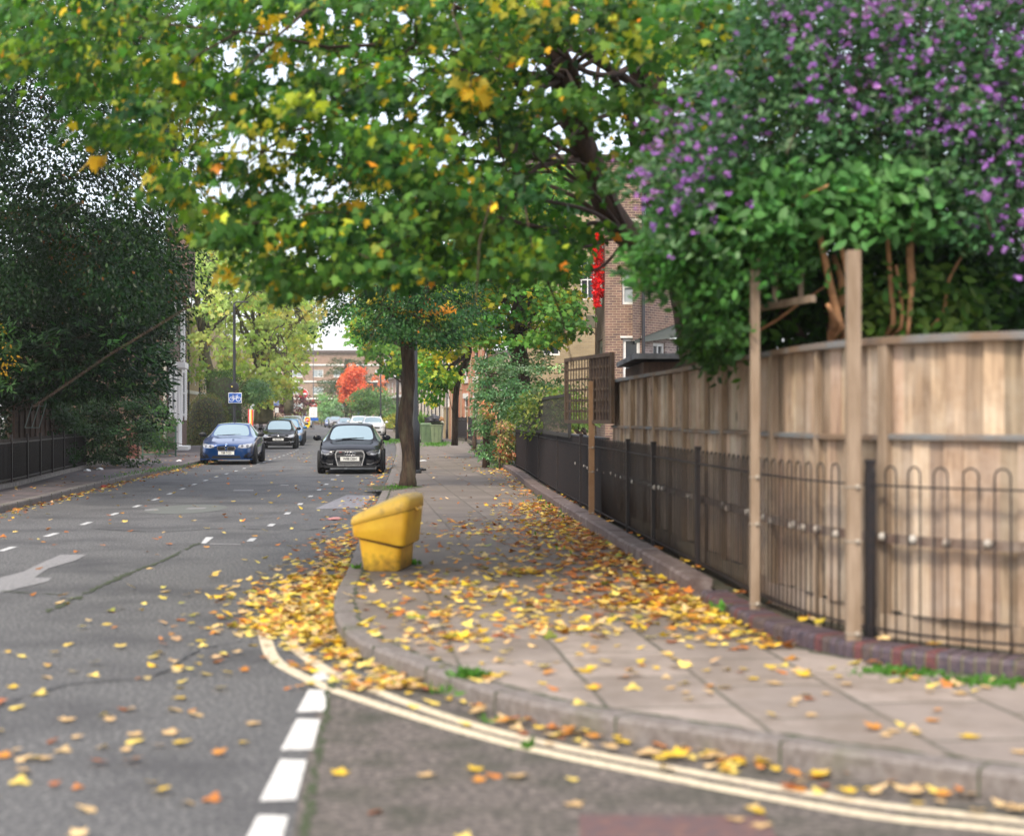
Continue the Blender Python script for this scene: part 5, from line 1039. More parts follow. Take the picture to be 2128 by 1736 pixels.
# ================================================================ VEHICLES
def paint(name, col, metal=.3, rough=.32):
    m = mat(name, col, rough, metal=metal, coat=1.0, ior=1.5); b_ = m.node_tree.nodes['Principled BSDF']; b_.inputs['Specular IOR Level'].default_value = 0 if max(col) < .02 else .1; b_.inputs['Coat Weight'].default_value = .45 if max(col) < .02 else 1; return m
blackp = mat('black_plastic', (.012,.012,.014), .45); tyrem = mat('tyre', (.018,.018,.018), .85); rimm = mat('alloy', (.3,.3,.31), .35, metal=.7); chrome = mat('chrome', (.62,.62,.63), .22, metal=1)
cgl = mat('car_glass', (.27,.37,.41), .05, ior=1.9, metal=.45); lampm = mat('lamp_glass', (.32,.33,.35), .1, ior=1.8, coat=1); lampd = mat('lamp_dark', (.06,.06,.07), .12, coat=1); platew = mat('plate_white', (.72,.72,.68), .5); ink = mat('plate_ink', (.02,.02,.025), .5); amber = mat('amber', (.6,.22,.05), .3)  # car glass: pale blue, part-metal base paints in the sky's reflection
redm = mat('tail_red', (.35,.01,.01), .2)
def stations(k, L, W, H):
    w = W/2
    if k == 'hatch': S = [(0,.74,.24,.54,.655,.58),(.1,.86,.21,.60,.71,.66),(.4,.97,.2,.70,.78,.76),(.95,1,.2,.80,.865,.78),(1.18,1,.2,.86,.915,.79),(1.95,1,.2,.92,H-.075,.63),(2.4,1,.2,.94,H-.02,.63),(3.25,1,.2,.96,H-.05,.6),(3.7,.98,.2,.98,H-.16,.57),(4.1,.94,.24,.95,1.02,.62),(4.25,.86,.3,.85,.9,.6)]
    elif k == 'coupe': S = [(0,.72,.22,.52,.64,.56),(.12,.87,.18,.58,.70,.66),(.45,.97,.17,.70,.78,.76),(1.0,1,.18,.80,.87,.78),(1.35,1,.18,.86,.925,.78),(2.1,1,.18,.90,H-.08,.60),(2.5,1,.18,.92,H-.02,.6),(3.2,1,.2,.95,H-.08,.57),(3.95,.98,.2,.96,1.03,.66),(4.3,.93,.24,.94,1.0,.68),(4.43,.85,.3,.85,.92,.62)]
    elif k == 'suv': S = [(0,.76,.3,.66,.84,.6),(.1,.88,.26,.72,.92,.68),(.4,.97,.25,.86,1.0,.76),(.95,1,.25,.98,1.08,.78),(1.15,1,.25,1.02,1.11,.8),(1.8,1,.25,1.08,H-.08,.66),(2.3,1,.25,1.1,H-.02,.66),(3.5,1,.25,1.12,H-.04,.63),(4.0,.98,.26,1.13,H-.14,.6),(4.35,.95,.3,1.1,1.2,.66),(4.45,.88,.35,.98,1.05,.62)]
    else: S = [(0,.8,.3,.8,1.0,.64),(.08,.9,.28,.86,1.08,.7),(.3,.98,.26,.98,1.16,.76),(.6,1,.26,1.1,1.24,.8),(.75,1,.26,1.14,1.28,.82),(1.5,1,.26,1.2,H-.1,.78),(2.0,1,.26,1.22,H-.02,.78),(3.8,1,.26,1.22,H-.02,.78),(4.6,1,.26,1.2,H-.06,.78),(4.85,.99,.28,1.15,H-.3,.8),(4.9,.97,.32,1.1,1.2,.8)]
    f = L/S[-1][0]; return [(y*f, w*a, b, c, d, w*e) for y, a, b, c, d, e in S]
def car_shell(k, L, W, H):
    S = stations(k, L, W, H); bm = bmesh.new(); rows = []
    for y, w, zb, zs, zt, wt in S:
        half = [(w*.84,zb),(w*.985,zb+.1),(w,zb+(zs-zb)*.55),(w*.965,zs),(wt,zt-.025),(wt*.62,zt+.005),(0,zt+.022)]
        pts = [(x,z) for x, z in half]+[(-x,z) for x, z in reversed(half[:-1])]; rows.append([bm.verts.new((x,y,z)) for x, z in pts])
    n = 13; mats_ = {}
    lay = bm.edges.layers.float.new('crease_edge')
    for i in range(len(rows)-1):
        for j in range(n-1):
            f = bm.faces.new((rows[i][j], rows[i][j+1], rows[i+1][j+1], rows[i+1][j])); jj = min(j, n-2-j); m_ = 0
            if i == 4 and jj >= 4: m_ = 1
            elif jj == 3 and 4 <= i <= 7 and k != 'van': m_ = 3 if j < 6 else 4
            elif jj == 3 and 4 <= i <= 5: m_ = 3 if j < 6 else 4
            elif i == (8 if k in ('hatch','suv','van') else 7) and jj >= 4: m_ = 2
            f.material_index = m_
    for r in (rows[0], rows[-1]):
        for j in range(5): f = bm.faces.new((r[j], r[j+1], r[n-2-j], r[n-1-j]))
        bm.faces.new((r[5], r[6], r[7]))
    bmesh.ops.recalc_face_normals(bm, faces=bm.faces)
    for e in bm.edges:
        if e.is_boundary: continue
        js = [f.material_index for f in e.link_faces]
        if len(set(js)) > 1: e[lay] = .55
    for r in (rows[0], rows[-1]):
        for j in range(n-1):
            e = bm.edges.get((r[j], r[j+1])); 
            if e: e[lay] = .45
    for row in rows:
        pass
    for i in range(len(rows)-1):
        for j in (3, n-1-3):
            e = bm.edges.get((rows[i][j], rows[i+1][j])); e[lay] = .5
    for mi in (1,2,3,4):
        fs = [f for f in bm.faces if f.material_index == mi]
        if not fs: continue
        r = bmesh.ops.inset_region(bm, faces=fs, thickness=.035, depth=-.008, use_even_offset=True)
        for f in r['faces']: f.material_index = 0
    me = bpy.data.meshes.new('shell'); bm.to_mesh(me); bm.free(); o = bpy.data.objects.new('shell', me); C.objects.link(o); md = o.modifiers.new('s', 'SUBSURF'); md.levels = 2; md.render_levels = 2
    dg = bpy.context.evaluated_depsgraph_get(); res = bpy.data.meshes.new_from_object(o.evaluated_get(dg)); bpy.data.objects.remove(o); return res
def split(res):
    out = {}
    for mi in range(5):
        bm = bmesh.new(); bm.from_mesh(res); bmesh.ops.delete(bm, geom=[f for f in bm.faces if f.material_index != mi], context='FACES')
        for f in bm.faces: f.material_index = 0; f.smooth = True
        if not bm.faces: bm.free(); continue
        me = bpy.data.meshes.new('p'); bm.to_mesh(me); bm.free(); out[mi] = me
    return out
def decal(name, polys, bvh, m, parent, off=.006, axis='y', cuts=3, side=1, W=.9, flat=False):
    bm = bmesh.new()
    for q in polys: f = bm.faces.new([bm.verts.new((p[0], 0, p[1])) for p in q])
    bmesh.ops.triangulate(bm, faces=bm.faces); bmesh.ops.subdivide_edges(bm, edges=bm.edges, cuts=cuts, use_grid_fill=True)
    last = 0; vals = []
    for v in bm.verts:
        if axis == 'y': h = bvh.ray_cast(Vector((v.co.x, -3, v.co.z)), Vector((0,1,0)), 6); y = h[0].y if h[0] else None
        else: h = bvh.ray_cast(Vector((side*3, v.co.x, v.co.z)), Vector((-side,0,0)), 3); y = h[0].x*side if h[0] else None
        vals.append(y)
    good = [y for y in vals if y is not None]; fb = (min(good) if axis == 'y' else max(good)) if good else 0
    for v, y in zip(bm.verts, vals):
        if y is None: y = fb if axis == 'y' else fb-.02
        if flat: y = fb
        if axis == 'y': v.co.y = y-off
        else: v.co = Vector((side*(y+off), v.co.x, v.co.z))
    if axis == 'y': ext = Vector((0, .03, 0))
    else: ext = Vector((-side*.03, 0, 0))
    g = bmesh.ops.extrude_face_region(bm, geom=list(bm.faces)); 
    for v in [x for x in g['geom'] if isinstance(x, bmesh.types.BMVert)]: v.co += ext
    bmesh.ops.recalc_face_normals(bm, faces=bm.faces); me = bpy.data.meshes.new(name); bm.to_mesh(me); bm.free(); me.materials.append(m); return link(name, me, parent)
mir = lambda q: [(-x, z) for x, z in reversed(q)]
rect = lambda a, b, c, d: [(a,c),(b,c),(b,d),(a,d)]
def circ(cx, cz, r, n=16, rz=None): return [(cx+r*math.cos(2*math.pi*i/n), cz+(rz or r)*math.sin(2*math.pi*i/n)) for i in range(n)]
def build_car(label, style, col, kind, L, W, H, plate=None, metal=.3, group=None, roofrails=False):
    root = empty('parked_car', label=label, cat='car', group=group); pm_ = paint('paint_'+style+str(len(bpy.data.materials)), col, metal)
    res = car_shell(kind, L, W, H); bvh = BVHTree.FromPolygons([v.co.copy() for v in res.vertices], [tuple(p.vertices) for p in res.polygons]); parts = split(res); w = W/2
    for mi, (nm, m) in enumerate((('body', pm_), ('windscreen', cgl), ('rear_window', cgl), ('side_window', cgl), ('side_window', cgl))):
        if mi in parts: me = parts[mi]; me.materials.clear(); me.materials.append(m); me.shade_smooth(); link(nm, me, root)
    ub = MB(); ub.box((0, L/2, .24),(W*.8, L*.94, .1)); ub.build('underbody', blackp, root)
    fx = .82 if kind != 'van' else .85; ax = (L*fx*.0+.84 if kind != 'suv' else .86, L-.86); R = .325 if kind in ('hatch','coupe') else .355
    if kind == 'van': R = .34
    for sx in (-1, 1):
        for yy_ in ax:
            decal('wheel_arch', [circ(yy_, R+.0, R+.05, 20)], bvh, blackp, root, .003, 'x', 1, sx, w)
            wh = empty('wheel', (sx*(w-.075), yy_, R)); wh.parent = root
            mb = MB(); mb.lathe([(R*.66,-.1),(R*.93,-.105),(R,-.07),(R,.07),(R*.93,.105),(R*.66,.1)], n=28, axis='X'); mb.build('tyre', tyrem, wh, smooth=True)
            mb = MB(); mb.lathe([(R*.68,.07),(R*.62,.085),(R*.6,.05),(.05,.05),(.03,.075),(.001,.08)], n=24, axis='X', cap=False)
            if sx < 0: mb.v = [(-x, y, z) for x, y, z in mb.v]
            mb.build('rim', mat('rim_dark', (.05,.05,.055), .5, metal=.5) if not bpy.data.materials.get('rim_dark') else bpy.data.materials['rim_dark'], wh)
            mb = MB()
            for q in range(5): a = q*2*math.pi/5+.3; mb.bar((sx*.075, 0, 0), (sx*.085, math.cos(a)*R*.64, math.sin(a)*R*.64), .05, .02, up=(1,0,0))
            mb.build('spokes', rimm, wh)
        # mirror
        zb_ = {'hatch':.98,'coupe':.98,'suv':1.14,'van':1.25}[kind]; ym = {'hatch':1.5,'coupe':1.65,'suv':1.45,'van':1.1}[kind]; mb = MB()
        mb.lathe([(.02,-.045),(.07,-.04),(.085,-.01),(.085,.03),(.07,.05),(.01,.055)], (0,0,0), 14, 'Y'); mb.v = [(x*1.35+sx*(w+.09), y+ym, z*.95+zb_) for x, y, z in mb.v]; m_ = mb.build('mirror', pm_ if style not in ('coupe_blue',) else blackp, root, smooth=True)
        mb = MB(); mb.bar((sx*(w-.06), ym+.02, zb_-.06), (sx*(w+.06), ym+.02, zb_-.04), .05, .04); mb.build('mirror_arm', blackp, m_)
        # door seams and handles
        d0 = ym+.0; ds = [d0+.05, d0+1.12]+([d0+1.95] if kind != 'coupe' else [])
        decal('door_seam', [rect(x, x+.014, .32, (.9 if kind in ('hatch','coupe') else 1.02)) for x in ds], bvh, blackp, root, .001, 'x', 2, sx, w)
        for x in ds[1:]: decal('door_handle', [rect(x-.24, x-.07, .8 if kind in ('hatch','coupe') else .93, .835 if kind in ('hatch','coupe') else .965)], bvh, pm_, root, .02, 'x', 1, sx, w)
        decal('sill', [rect(ax[0]+R+.06, ax[1]-R-.06, .2, .3)], bvh, blackp, root, .006, 'x', 2, sx, w)
    k = W/1.79
    def P(nm, polys, m, off=.006, cuts=3, flat=False): return decal(nm, [[(x*k, z) for x, z in q] for q in polys], bvh, m, root, off, 'y', cuts, 1, w, flat)
    zoff = {'hatch':0,'coupe':0,'suv':.17,'van':.3}[kind]
    if style == 'audi':
        g = [(-.34,.23),(.34,.23),(.4,.45),(.41,.56),(.36,.66),(-.36,.66),(-.41,.56),(-.4,.45)]
        fr = P('grille_frame', [g], chrome, .008, 3, True); g2 = [(x*.92, .445+(z-.445)*.9) for x, z in g]
        P('grille', [g2], blackp, .016, 3, True)
        yf = min(v.co.y for v in fr.data.vertices)
        mb = MB()
        for z in (.28,.315,.35,.48,.515,.6,.635): mb.box((0, yf-.014, z),(.72*k if z > .4 else .64*k, .012, .009))
        mb.build('grille_slats', chrome, root)
        mb = MB()
        for x in (-.105,-.035,.035,.105): mb.ring((x, yf-.022, .565), .045, .008)
        mb.build('ring_emblem', chrome, root, smooth=True)
        P('badge', [[(-.29,.59),(-.22,.59),(-.22,.615),(-.29,.615)]], redm, .02, 1, True)
        for s in (1, -1):
            hl = [(.44,.60),(.5,.52),(.66,.5),(.82,.56),(.83,.665),(.7,.665),(.56,.65)]; q = hl if s > 0 else mir(hl); P('headlight', [q], lampd, .006, 4)
            il = [(.56,.545),(.64,.525),(.78,.575),(.78,.6),(.66,.56),(.58,.58)]; P('headlight_strip', [il if s > 0 else mir(il)], lampm, .01, 2)
            it = [(.46,.22),(.8,.22),(.82,.33),(.72,.39),(.45,.4)]; P('side_intake', [it if s > 0 else mir(it)], blackp, .005, 3)
            st2 = [(.46,.27),(.6,.265),(.7,.31),(.76,.31),(.76,.325),(.68,.327),(.59,.285),(.46,.288)]; P('intake_trim', [st2 if s > 0 else mir(st2)], chrome, .012, 1)
        P('lower_lip', [rect(-.8,.8,.2,.235)], blackp, .006, 3)
        pz = .42; py = yf-.03
    elif style == 'coupe_blue':
        for s in (1, -1):
            kd = [(.03,.47),(.26,.47),(.31,.53),(.29,.6),(.05,.6),(.02,.54)]; P('kidney_grille', [kd if s > 0 else mir(kd)], chrome, .008, 3); k2 = [(.16+(x-.16)*.9,.535+(z-.535)*.88) for x, z in kd]; P('grille', [k2 if s > 0 else mir(k2)], blackp, .014, 3)
            hl = [(.38,.57),(.5,.545),(.72,.56),(.84,.63),(.85,.71),(.7,.69),(.42,.65)]; P('headlight', [hl if s > 0 else mir(hl)], lampm, .006, 4)
            for cx_, r_ in ((.52,.042),(.68,.045)): P('lamp_lens', [circ(s*cx_, .615, r_, 12)], lampd, .012, 1)
            it = [(.56,.22),(.84,.24),(.86,.38),(.78,.42),(.6,.33)]; P('side_intake', [it if s > 0 else mir(it)], blackp, .006, 3)
        P('lower_intake', [[(-.5,.19),(.5,.19),(.44,.3),(-.44,.3)]], blackp, .006, 3); P('roundel', [circ(0,.665,.04,16)], chrome, .012, 1); P('roundel_blue', [circ(0,.665,.028,12)], mat('bluew', (.1,.25,.6), .4), .018, 1)
        f = P('splitter', [rect(-.85,.85,.17,.205)], pm_, .012, 3); pz = .39; py = None
    elif style == 'polo':
        P('grille', [rect(-.5,.5,.58,.67)], blackp, .006, 3); P('grille_strip', [rect(-.55,.55,.575,.59),rect(-.55,.55,.66,.672)], chrome, .012, 3)
        P('roundel', [circ(0,.625,.065,18)], chrome, .018, 1); P('roundel_ring', [[(-.03,.66),(-.018,.66),(0,.615),(.018,.66),(.03,.66),(.006,.59),(-.006,.59)]], blackp, .024, 1, True)
        for s in (1, -1):
            hl = [(.5,.57),(.62,.55),(.82,.6),(.86,.72),(.75,.72),(.54,.67)]; P('headlight', [hl if s > 0 else mir(hl)], lampm, .006, 4)
            fg = [(.6,.31),(.78,.33),(.78,.39),(.62,.37)]; P('fog_lamp', [fg if s > 0 else mir(fg)], lampm, .012, 2)
        P('lower_grille', [[(-.62,.22),(.62,.22),(.56,.36),(-.56,.36)]], blackp, .006, 3); P('chrome_line', [[(-.8,.37),(-.56,.37),(-.5,.33),(.5,.33),(.56,.37),(.8,.37),(.8,.385),(.55,.385),(.49,.347),(-.49,.347),(-.55,.385),(-.8,.385)]], chrome, .012, 2); pz = .47; py = None
    else:
        z = zoff; P('grille', [[(-.42,.5+z),(.42,.5+z),(.5,.64+z),(-.5,.64+z)]], blackp, .006, 3); P('grille_bar', [rect(-.46,.46,.565+z,.585+z)], chrome, .014, 2); P('badge', [circ(0,.6+z,.05,14)], chrome, .02, 1)
        for s in (1, -1):
            hl = [(.5,.55+z),(.66,.53+z),(.84,.6+z),(.86,.7+z),(.7,.7+z),(.54,.65+z)]; P('headlight', [hl if s > 0 else mir(hl)], lampm, .006, 4)
            fg = circ(s*.68, .32+z*.6, .06, 10); P('fog_lamp', [fg], lampm, .01, 1)
        P('lower_grille', [[(-.6,.24+z*.5),(.6,.24+z*.5),(.52,.38+z*.7),(-.52,.38+z*.7)]], blackp, .006, 3); pz = .44+z*.8; py = None
    pl_ = decal('number_plate', [rect(-.26,.26,pz-.056,pz+.056)], bvh, platew, root, .012, 'y', 1, flat=True)
    if py is None: py = min(v.co.y for v in pl_.data.vertices)
    else:
        for v in pl_.data.vertices: v.co.y += (py+.006)-min(q.co.y for q in pl_.data.vertices) if False else -.02
        py = min(v.co.y for v in pl_.data.vertices)
    if plate: text_mesh('plate_lettering', plate, .105, ink, pl_, (0, py-.002, pz), xs=.82)
    P('bumper_shadow_gap', [rect(-.7,.7,.17+zoff*.5,.2+zoff*.5)], blackp, .002, 2)
    for s in (1, -1): mb = MB(); mb.bar((s*.1-.35, 1.2 if kind != 'van' else .78, .955+zoff), (s*.1+.25, 1.3 if kind != 'van' else .84, .985+zoff), .02, .012); mb.build('wiper', blackp, root)
    if roofrails:
        for s in (1, -1): mb = MB(); mb.tube([(s*w*.62, 1.95, H-.03), (s*w*.63, 2.3, H+.03), (s*w*.63, 3.6, H+.02), (s*w*.6, 3.9, H-.06)], .018, 6); mb.build('roof_rail', chrome, root, smooth=True)
    return root
def heading(path, y):
    i = min(range(len(path)), key=lambda i: abs(path[i].y-y)); a, b = path[max(i-2,0)], path[min(i+2, len(path)-1)]; t = (b-a) if b.y > a.y else (a-b); return math.atan2(-t.x, t.y)
def park(o, u, y, path, lat=None, dh=0.0):
    o.location = ((u-CX)/FPX*y, y, .0); o.rotation_euler = (0,0,heading(path, y)+dh)
a = build_car('glossy black hatchback with a chrome-framed grille, parked at the right kerb', 'audi', (.004,.005,.008), 'hatch', 4.25, 1.79, 1.42, 'W88 DEH', 0); park(a, 727, 42.4, KR)
b = build_car('metallic blue coupe with black mirrors, nearest in the left row', 'coupe_blue', (.004,.045,.17), 'coupe', 4.43, 1.78, 1.41, 'T88 TCD', .5); park(b, 470, 50.5, LK)
c = build_car('small black hatchback with a chrome roundel, directly behind the blue coupe', 'polo', (.006,.006,.007), 'hatch', 4.0, 1.69, 1.46, 'YL14 UFJ', 0); park(c, 578, 74.5, LK)
GP = 'cars parked further down the street'
for lb, st, col, kd, Ld, Wd, Hd, u, y, pth, kw in (
    ('light blue hatchback mostly hidden behind the small black one', 'gen', (.04,.14,.27), 'hatch', 4.1, 1.75, 1.5, 595.5, 82.5, LK, {}),
    ('dark grey car tucked behind the light blue hatchback', 'gen', (.05,.055,.065), 'suv', 4.3, 1.8, 1.55, 602, 91, LK, {}),
    ('white van-like car further back in the left row', 'gen', (.75,.75,.76), 'suv', 4.4, 1.85, 1.66, 606, 112, LK, {}),
    ('silver car facing us beside the yellow bollard at the far left', 'gen', (.42,.44,.46), 'suv', 4.4, 1.85, 1.62, 635, 212, LK, {}),
    ('white car with silver roof rails, behind the black hatchback', 'gen', (.7,.71,.73), 'suv', 4.4, 1.84, 1.6, 776, 113, KR, {'roofrails': True}),
    ('white estate car behind the one with roof rails', 'gen', (.72,.72,.72), 'suv', 4.6, 1.85, 1.64, 748, 138, KR, {'roofrails': True}),
    ('grey hatchback in the middle of the far right row', 'gen', (.25,.28,.33), 'hatch', 4.2, 1.78, 1.46, 719, 168, KR, {}),
    ('dark silver car near the far end of the right row', 'gen', (.14,.13,.13), 'suv', 4.4, 1.82, 1.6, 699, 203, KR, {}),
    ('dark blue car, last of the right row', 'gen', (.03,.06,.2), 'hatch', 4.1, 1.78, 1.5, 689, 216, KR, {})):
    q = build_car(lb, st, col, kd, Ld, Wd, Hd, group=GP, **kw); park(q, u, y, pth)
# ================================================================ STREET FURNITURE
# grit bin
gy = mat('bin_yellow', (.95,.58,.045), .45, (.82,.44,.035), 5, 6, .08, 30, col3=(.34,.21,.1), scale3=2.2, lo3=.62, hi3=.8)
gyl = mat('bin_yellow_lid', (.95,.6,.1), .5, (.5,.3,.1), 9, 7, .1, 40, lo=.52, hi=.78)
def dirty(m):   # splash dirt rising from the ground, with its own ragged edge
    nt = m.node_tree; b = next(n for n in nt.nodes if n.type == 'BSDF_PRINCIPLED'); src = b.inputs['Base Color'].links[0].from_socket
    tc = N(nt, 'ShaderNodeTexCoord'); sp_ = N(nt, 'ShaderNodeSeparateXYZ'); nt.links.new(tc.outputs['Object'], sp_.inputs[0]); nz_ = N(nt, 'ShaderNodeTexNoise', Scale=18.0, Detail=6.0); nt.links.new(tc.outputs['Object'], nz_.inputs[0])
    ad_ = N(nt, 'ShaderNodeMath', operation='MULTIPLY_ADD'); nt.links.new(nz_.outputs[0], ad_.inputs[0]); ad_.inputs[1].default_value = .35; nt.links.new(sp_.outputs[2], ad_.inputs[2])
    r = N(nt, 'ShaderNodeMapRange'); r.inputs[1].default_value = .36; r.inputs[2].default_value = .1; nt.links.new(ad_.outputs[0], r.inputs[0]); x = N(nt, 'ShaderNodeMix', data_type='RGBA'); nt.links.new(src, x.inputs[6]); x.inputs[7].default_value = (.14,.085,.03,1); nt.links.new(r.outputs[0], x.inputs[0]); nt.links.new(x.outputs[2], b.inputs['Base Color'])
dirty(gy)
GB = empty('grit_bin', (-1.2,15.05,.118), math.radians(-7), 'scuffed yellow grit bin with a sloping lid on the pavement edge', 'grit bin')
def loft(rings, cap=True):
    mb = MB(); n = len(rings[0]); vs = [p for r in rings for p in r]; fs = [(i*n+j, i*n+(j+1) % n, (i+1)*n+(j+1) % n, (i+1)*n+j) for i in range(len(rings)-1) for j in range(n)]
    if cap: fs += [tuple(reversed(range(n))), tuple((len(rings)-1)*n+j for j in range(n))]
    return mb.add(vs, fs)
def rrect(hx, hy, r, n=5, cx=0, cy=0):
    out = []
    for sx, sy, a0 in ((1,1,0),(-1,1,90),(-1,-1,180),(1,-1,270)):
        for k in range(n): a = math.radians(a0+90*k/(n-1)); out.append((cx+sx*(hx-r)+r*math.cos(a), cy+sy*(hy-r)+r*math.sin(a)))
    return out
D2 = .42
def ring(xl, xr, hy, z0, z1, r=.06):    # z varies linearly from left to right
    hx = (xr-xl)/2; cx = (xl+xr)/2; return [(x, y, z0+(z1-z0)*(x-xl)/(xr-xl)) for x, y in rrect(hx, hy, r, 5, cx)]
loft([ring(-.19,.17,D2*.86,0,0), ring(-.205,.185,D2*.88,.02,.02), ring(-.25,.20,D2*.94,.34,.32)]).build('lower_tub', gy, GB, smooth=True)
loft([ring(-.285,.235,D2*1.03,.345,.245,.07), ring(-.30,.25,D2*1.06,.36,.262,.07), ring(-.305,.27,D2*1.08,.41,.45,.07), ring(-.305,.285,D2*1.08,.455,.595,.07)]).build('upper_tub', gy, GB, smooth=True)
seam_ = mat('seam_dark', (.12,.06,.02), .8)
loft([ring(-.30,.278,D2*1.065,.44,.585,.07), ring(-.30,.278,D2*1.065,.468,.618,.07)]).build('lid_gap', seam_, GB)
loft([ring(-.245,.20,D2*.97,.322,.225,.07), ring(-.275,.225,D2*1.0,.35,.255,.07)]).build('collar_gap', seam_, GB)
L_ = []
for f, (za, zb) in enumerate(((.452,.60),(.49,.655),(.515,.69))): pass
loft([ring(-.318,.292,D2*1.11,.452,.605,.08), ring(-.32,.296,D2*1.11,.50,.69,.08), ring(-.305,.285,D2*1.07,.535,.735,.09), ring(-.25,.24,D2*.9,.575,.75,.1), ring(-.12,.15,D2*.6,.635,.745,.08)]).build('lid', gyl, GB, smooth=True)
mb = MB(); mb.tube([(-.06,-.2,.745),(-.03,-.2,.8),(.06,.0,.0+.8)][:0] or [(.30,-.12,.62),(.325,-.12,.6),(.325,.12,.6),(.30,.12,.62)], .012, 6); mb.build('handle', gyl, GB)
GB.scale = (.93,.93,.97)
# lamp post with cycle sign
pole = mat('black_pole', (.02,.022,.026), .45)
lpx = at(487,864,62); LP = empty('lamp_post', (lpx.x, 62, .12), 0, 'tall black lamp post carrying the blue cycle sign on the left pavement', 'lamp post'); ht = CAMZ+(864-630)/FPX*62-.12
mb = MB(); mb.lathe([(.1,0),(.1,1.2),(.06,1.35),(.055,ht-.2),(.05,ht)], n=12); mb.build('column', pole, LP, smooth=True)
mb = MB(); mb.tube([(0,0,ht-.25),(0,0,ht),(.06,0,ht+.05),(.45,0,ht+.05)], .03, 8); mb.build('arm', pole, LP, smooth=True)
mb = MB(); mb.box((.35,0,ht+.05),(.42,.14,.06)); mb.build('lamp_head', pole, LP, bevel=.015)
mb = MB(); mb.lathe([(.09,-.06),(.19,-.05),(.19,.05),(.09,.06)], (0,-.08,CAMZ+(864-803)/FPX*62-.12), 18, 'Y'); mb.build('equipment_disc', pole, LP)
mb = MB(); mb.box((-.07,-.15,CAMZ+(864-803)/FPX*62-.12),(.06,.03,.06)); mb.build('sticker', mat('yellow_sticker', (.6,.5,.1), .5), LP)
bluem = mat('sign_blue', (.02,.11,.45), .4); signw = mat('sign_white', (.8,.8,.8), .4); bkm = mat('sign_back', (.25,.25,.25), .5)
def bike(s): # bicycle pictogram strokes about 1 wide
    mb = MB()
    for x in (-.27,.27): mb.ring((x,0,-.1), .165*1.0, .022, 24, 6)
    P_ = lambda a, b, w=.04: mb.bar((a[0],0,a[1]),(b[0],0,b[1]), .012, w, up=(0,0,1)) if False else mb.tube([(a[0],0,a[1]),(b[0],0,b[1])], w/2, 6)
    for a_, b_ in (((-.27,-.1),(-.14,.12)),((-.14,.12),(.17,.12)),((-.14,.12),(0,-.1)),((-.27,-.1),(0,-.1)),((0,-.1),(.17,.12)),((.27,-.1),(.14,.2)),((-.14,.12),(-.16,.2)),((-.22,.2),(-.1,.2)),((.14,.2),(.24,.22))): P_(a_, b_)
    mb.v = [(x*s, y*.25, z*s) for x, y, z in mb.v]; return mb
def cyclesign(root, z, w, h, m=None, y=-.11, x=.05):
    mb = MB(); mb.box((x,y,z),(w,.02,h)); pb_ = mb.build('sign_border', signw, root, bevel=.01); mb = MB(); mb.box((x,y-.012,z),(w-.05,.01,h-.05)); s = mb.build('sign_face', bluem, root); b = bike(w*.95); b.v = [(p[0]+x, p[1]+y-.022, p[2]+z) for p in b.v]; b.build('cycle_symbol', signw, s)
cyclesign(LP, CAMZ+(864-826.5)/FPX*62-.12, .54, .42)
S2x = at(572.5,864,125); SP = empty('sign_post', (S2x.x,125,.12), 0, 'small distant blue cycle sign on a thin post', 'sign'); zs = CAMZ+(864-836)/FPX*125-.12
mb = MB(); mb.tube([(0,0,0),(0,0,zs+.3)], .04, 8); mb.build('post', pole, SP); cyclesign(SP, zs, .62, .5, x=0); mb = MB(); mb.box((.12,-.06,zs-.62),(.3,.02,.4)); mb.build('notice', signw, SP)
# no entry
NE = empty('no_entry_sign', ((630-CX)/FPX*180,180,0), 0, 'round red no entry sign with white bar on a grey post', 'sign'); zn = CAMZ+(864-818)/FPX*180
mb = MB(); mb.tube([(0,0,0),(0,0,zn)], .05, 8); mb.build('post', mat('grey_pole', (.12,.13,.15), .5), NE); mb = MB(); mb.lathe([(.56,-.02),(.6,-.01),(.6,.0),(.56,.02)], (0,-.08,zn), 28, 'Y'); mb.build('rim', signw, NE)
mb = MB(); mb.lathe([(.55,-.012),(.55,.0)], (0,-.115,zn), 28, 'Y'); d_ = mb.build('disc', mat('sign_red', (.65,.02,.03), .4), NE); mb = MB(); mb.box((0,-.14,zn),(.84,.01,.2)); mb.build('bar', signw, d_)
# bollard
BO = empty('traffic_bollard', ((639-CX)/FPX*190,190,0), 0, 'yellow traffic island bollard with a small no entry disc', 'bollard'); mb = MB(); mb.box((0,0,.06),(1.5,2.6,.12)); mb.build('island', kerbm, BO); 
mb = MB(); mb.prism([(-.12,.15),(.12,.15),(.33,.5),(.36,1.25),(.2,1.5),(-.2,1.5),(-.36,1.25),(-.33,.5)], -.1, .1); mb.build('shell', mat('bollard_yellow', (.85,.6,.02), .4), BO, bevel=.03)
mb = MB(); mb.lathe([(.26,-.01),(.26,.01)], (0,-.12,1.15), 20, 'Y'); d_ = mb.build('disc', bpy.data.materials['sign_red'], BO); mb = MB(); mb.box((0,-.14,1.15),(.4,.01,.09)); mb.build('bar', signw, d_)
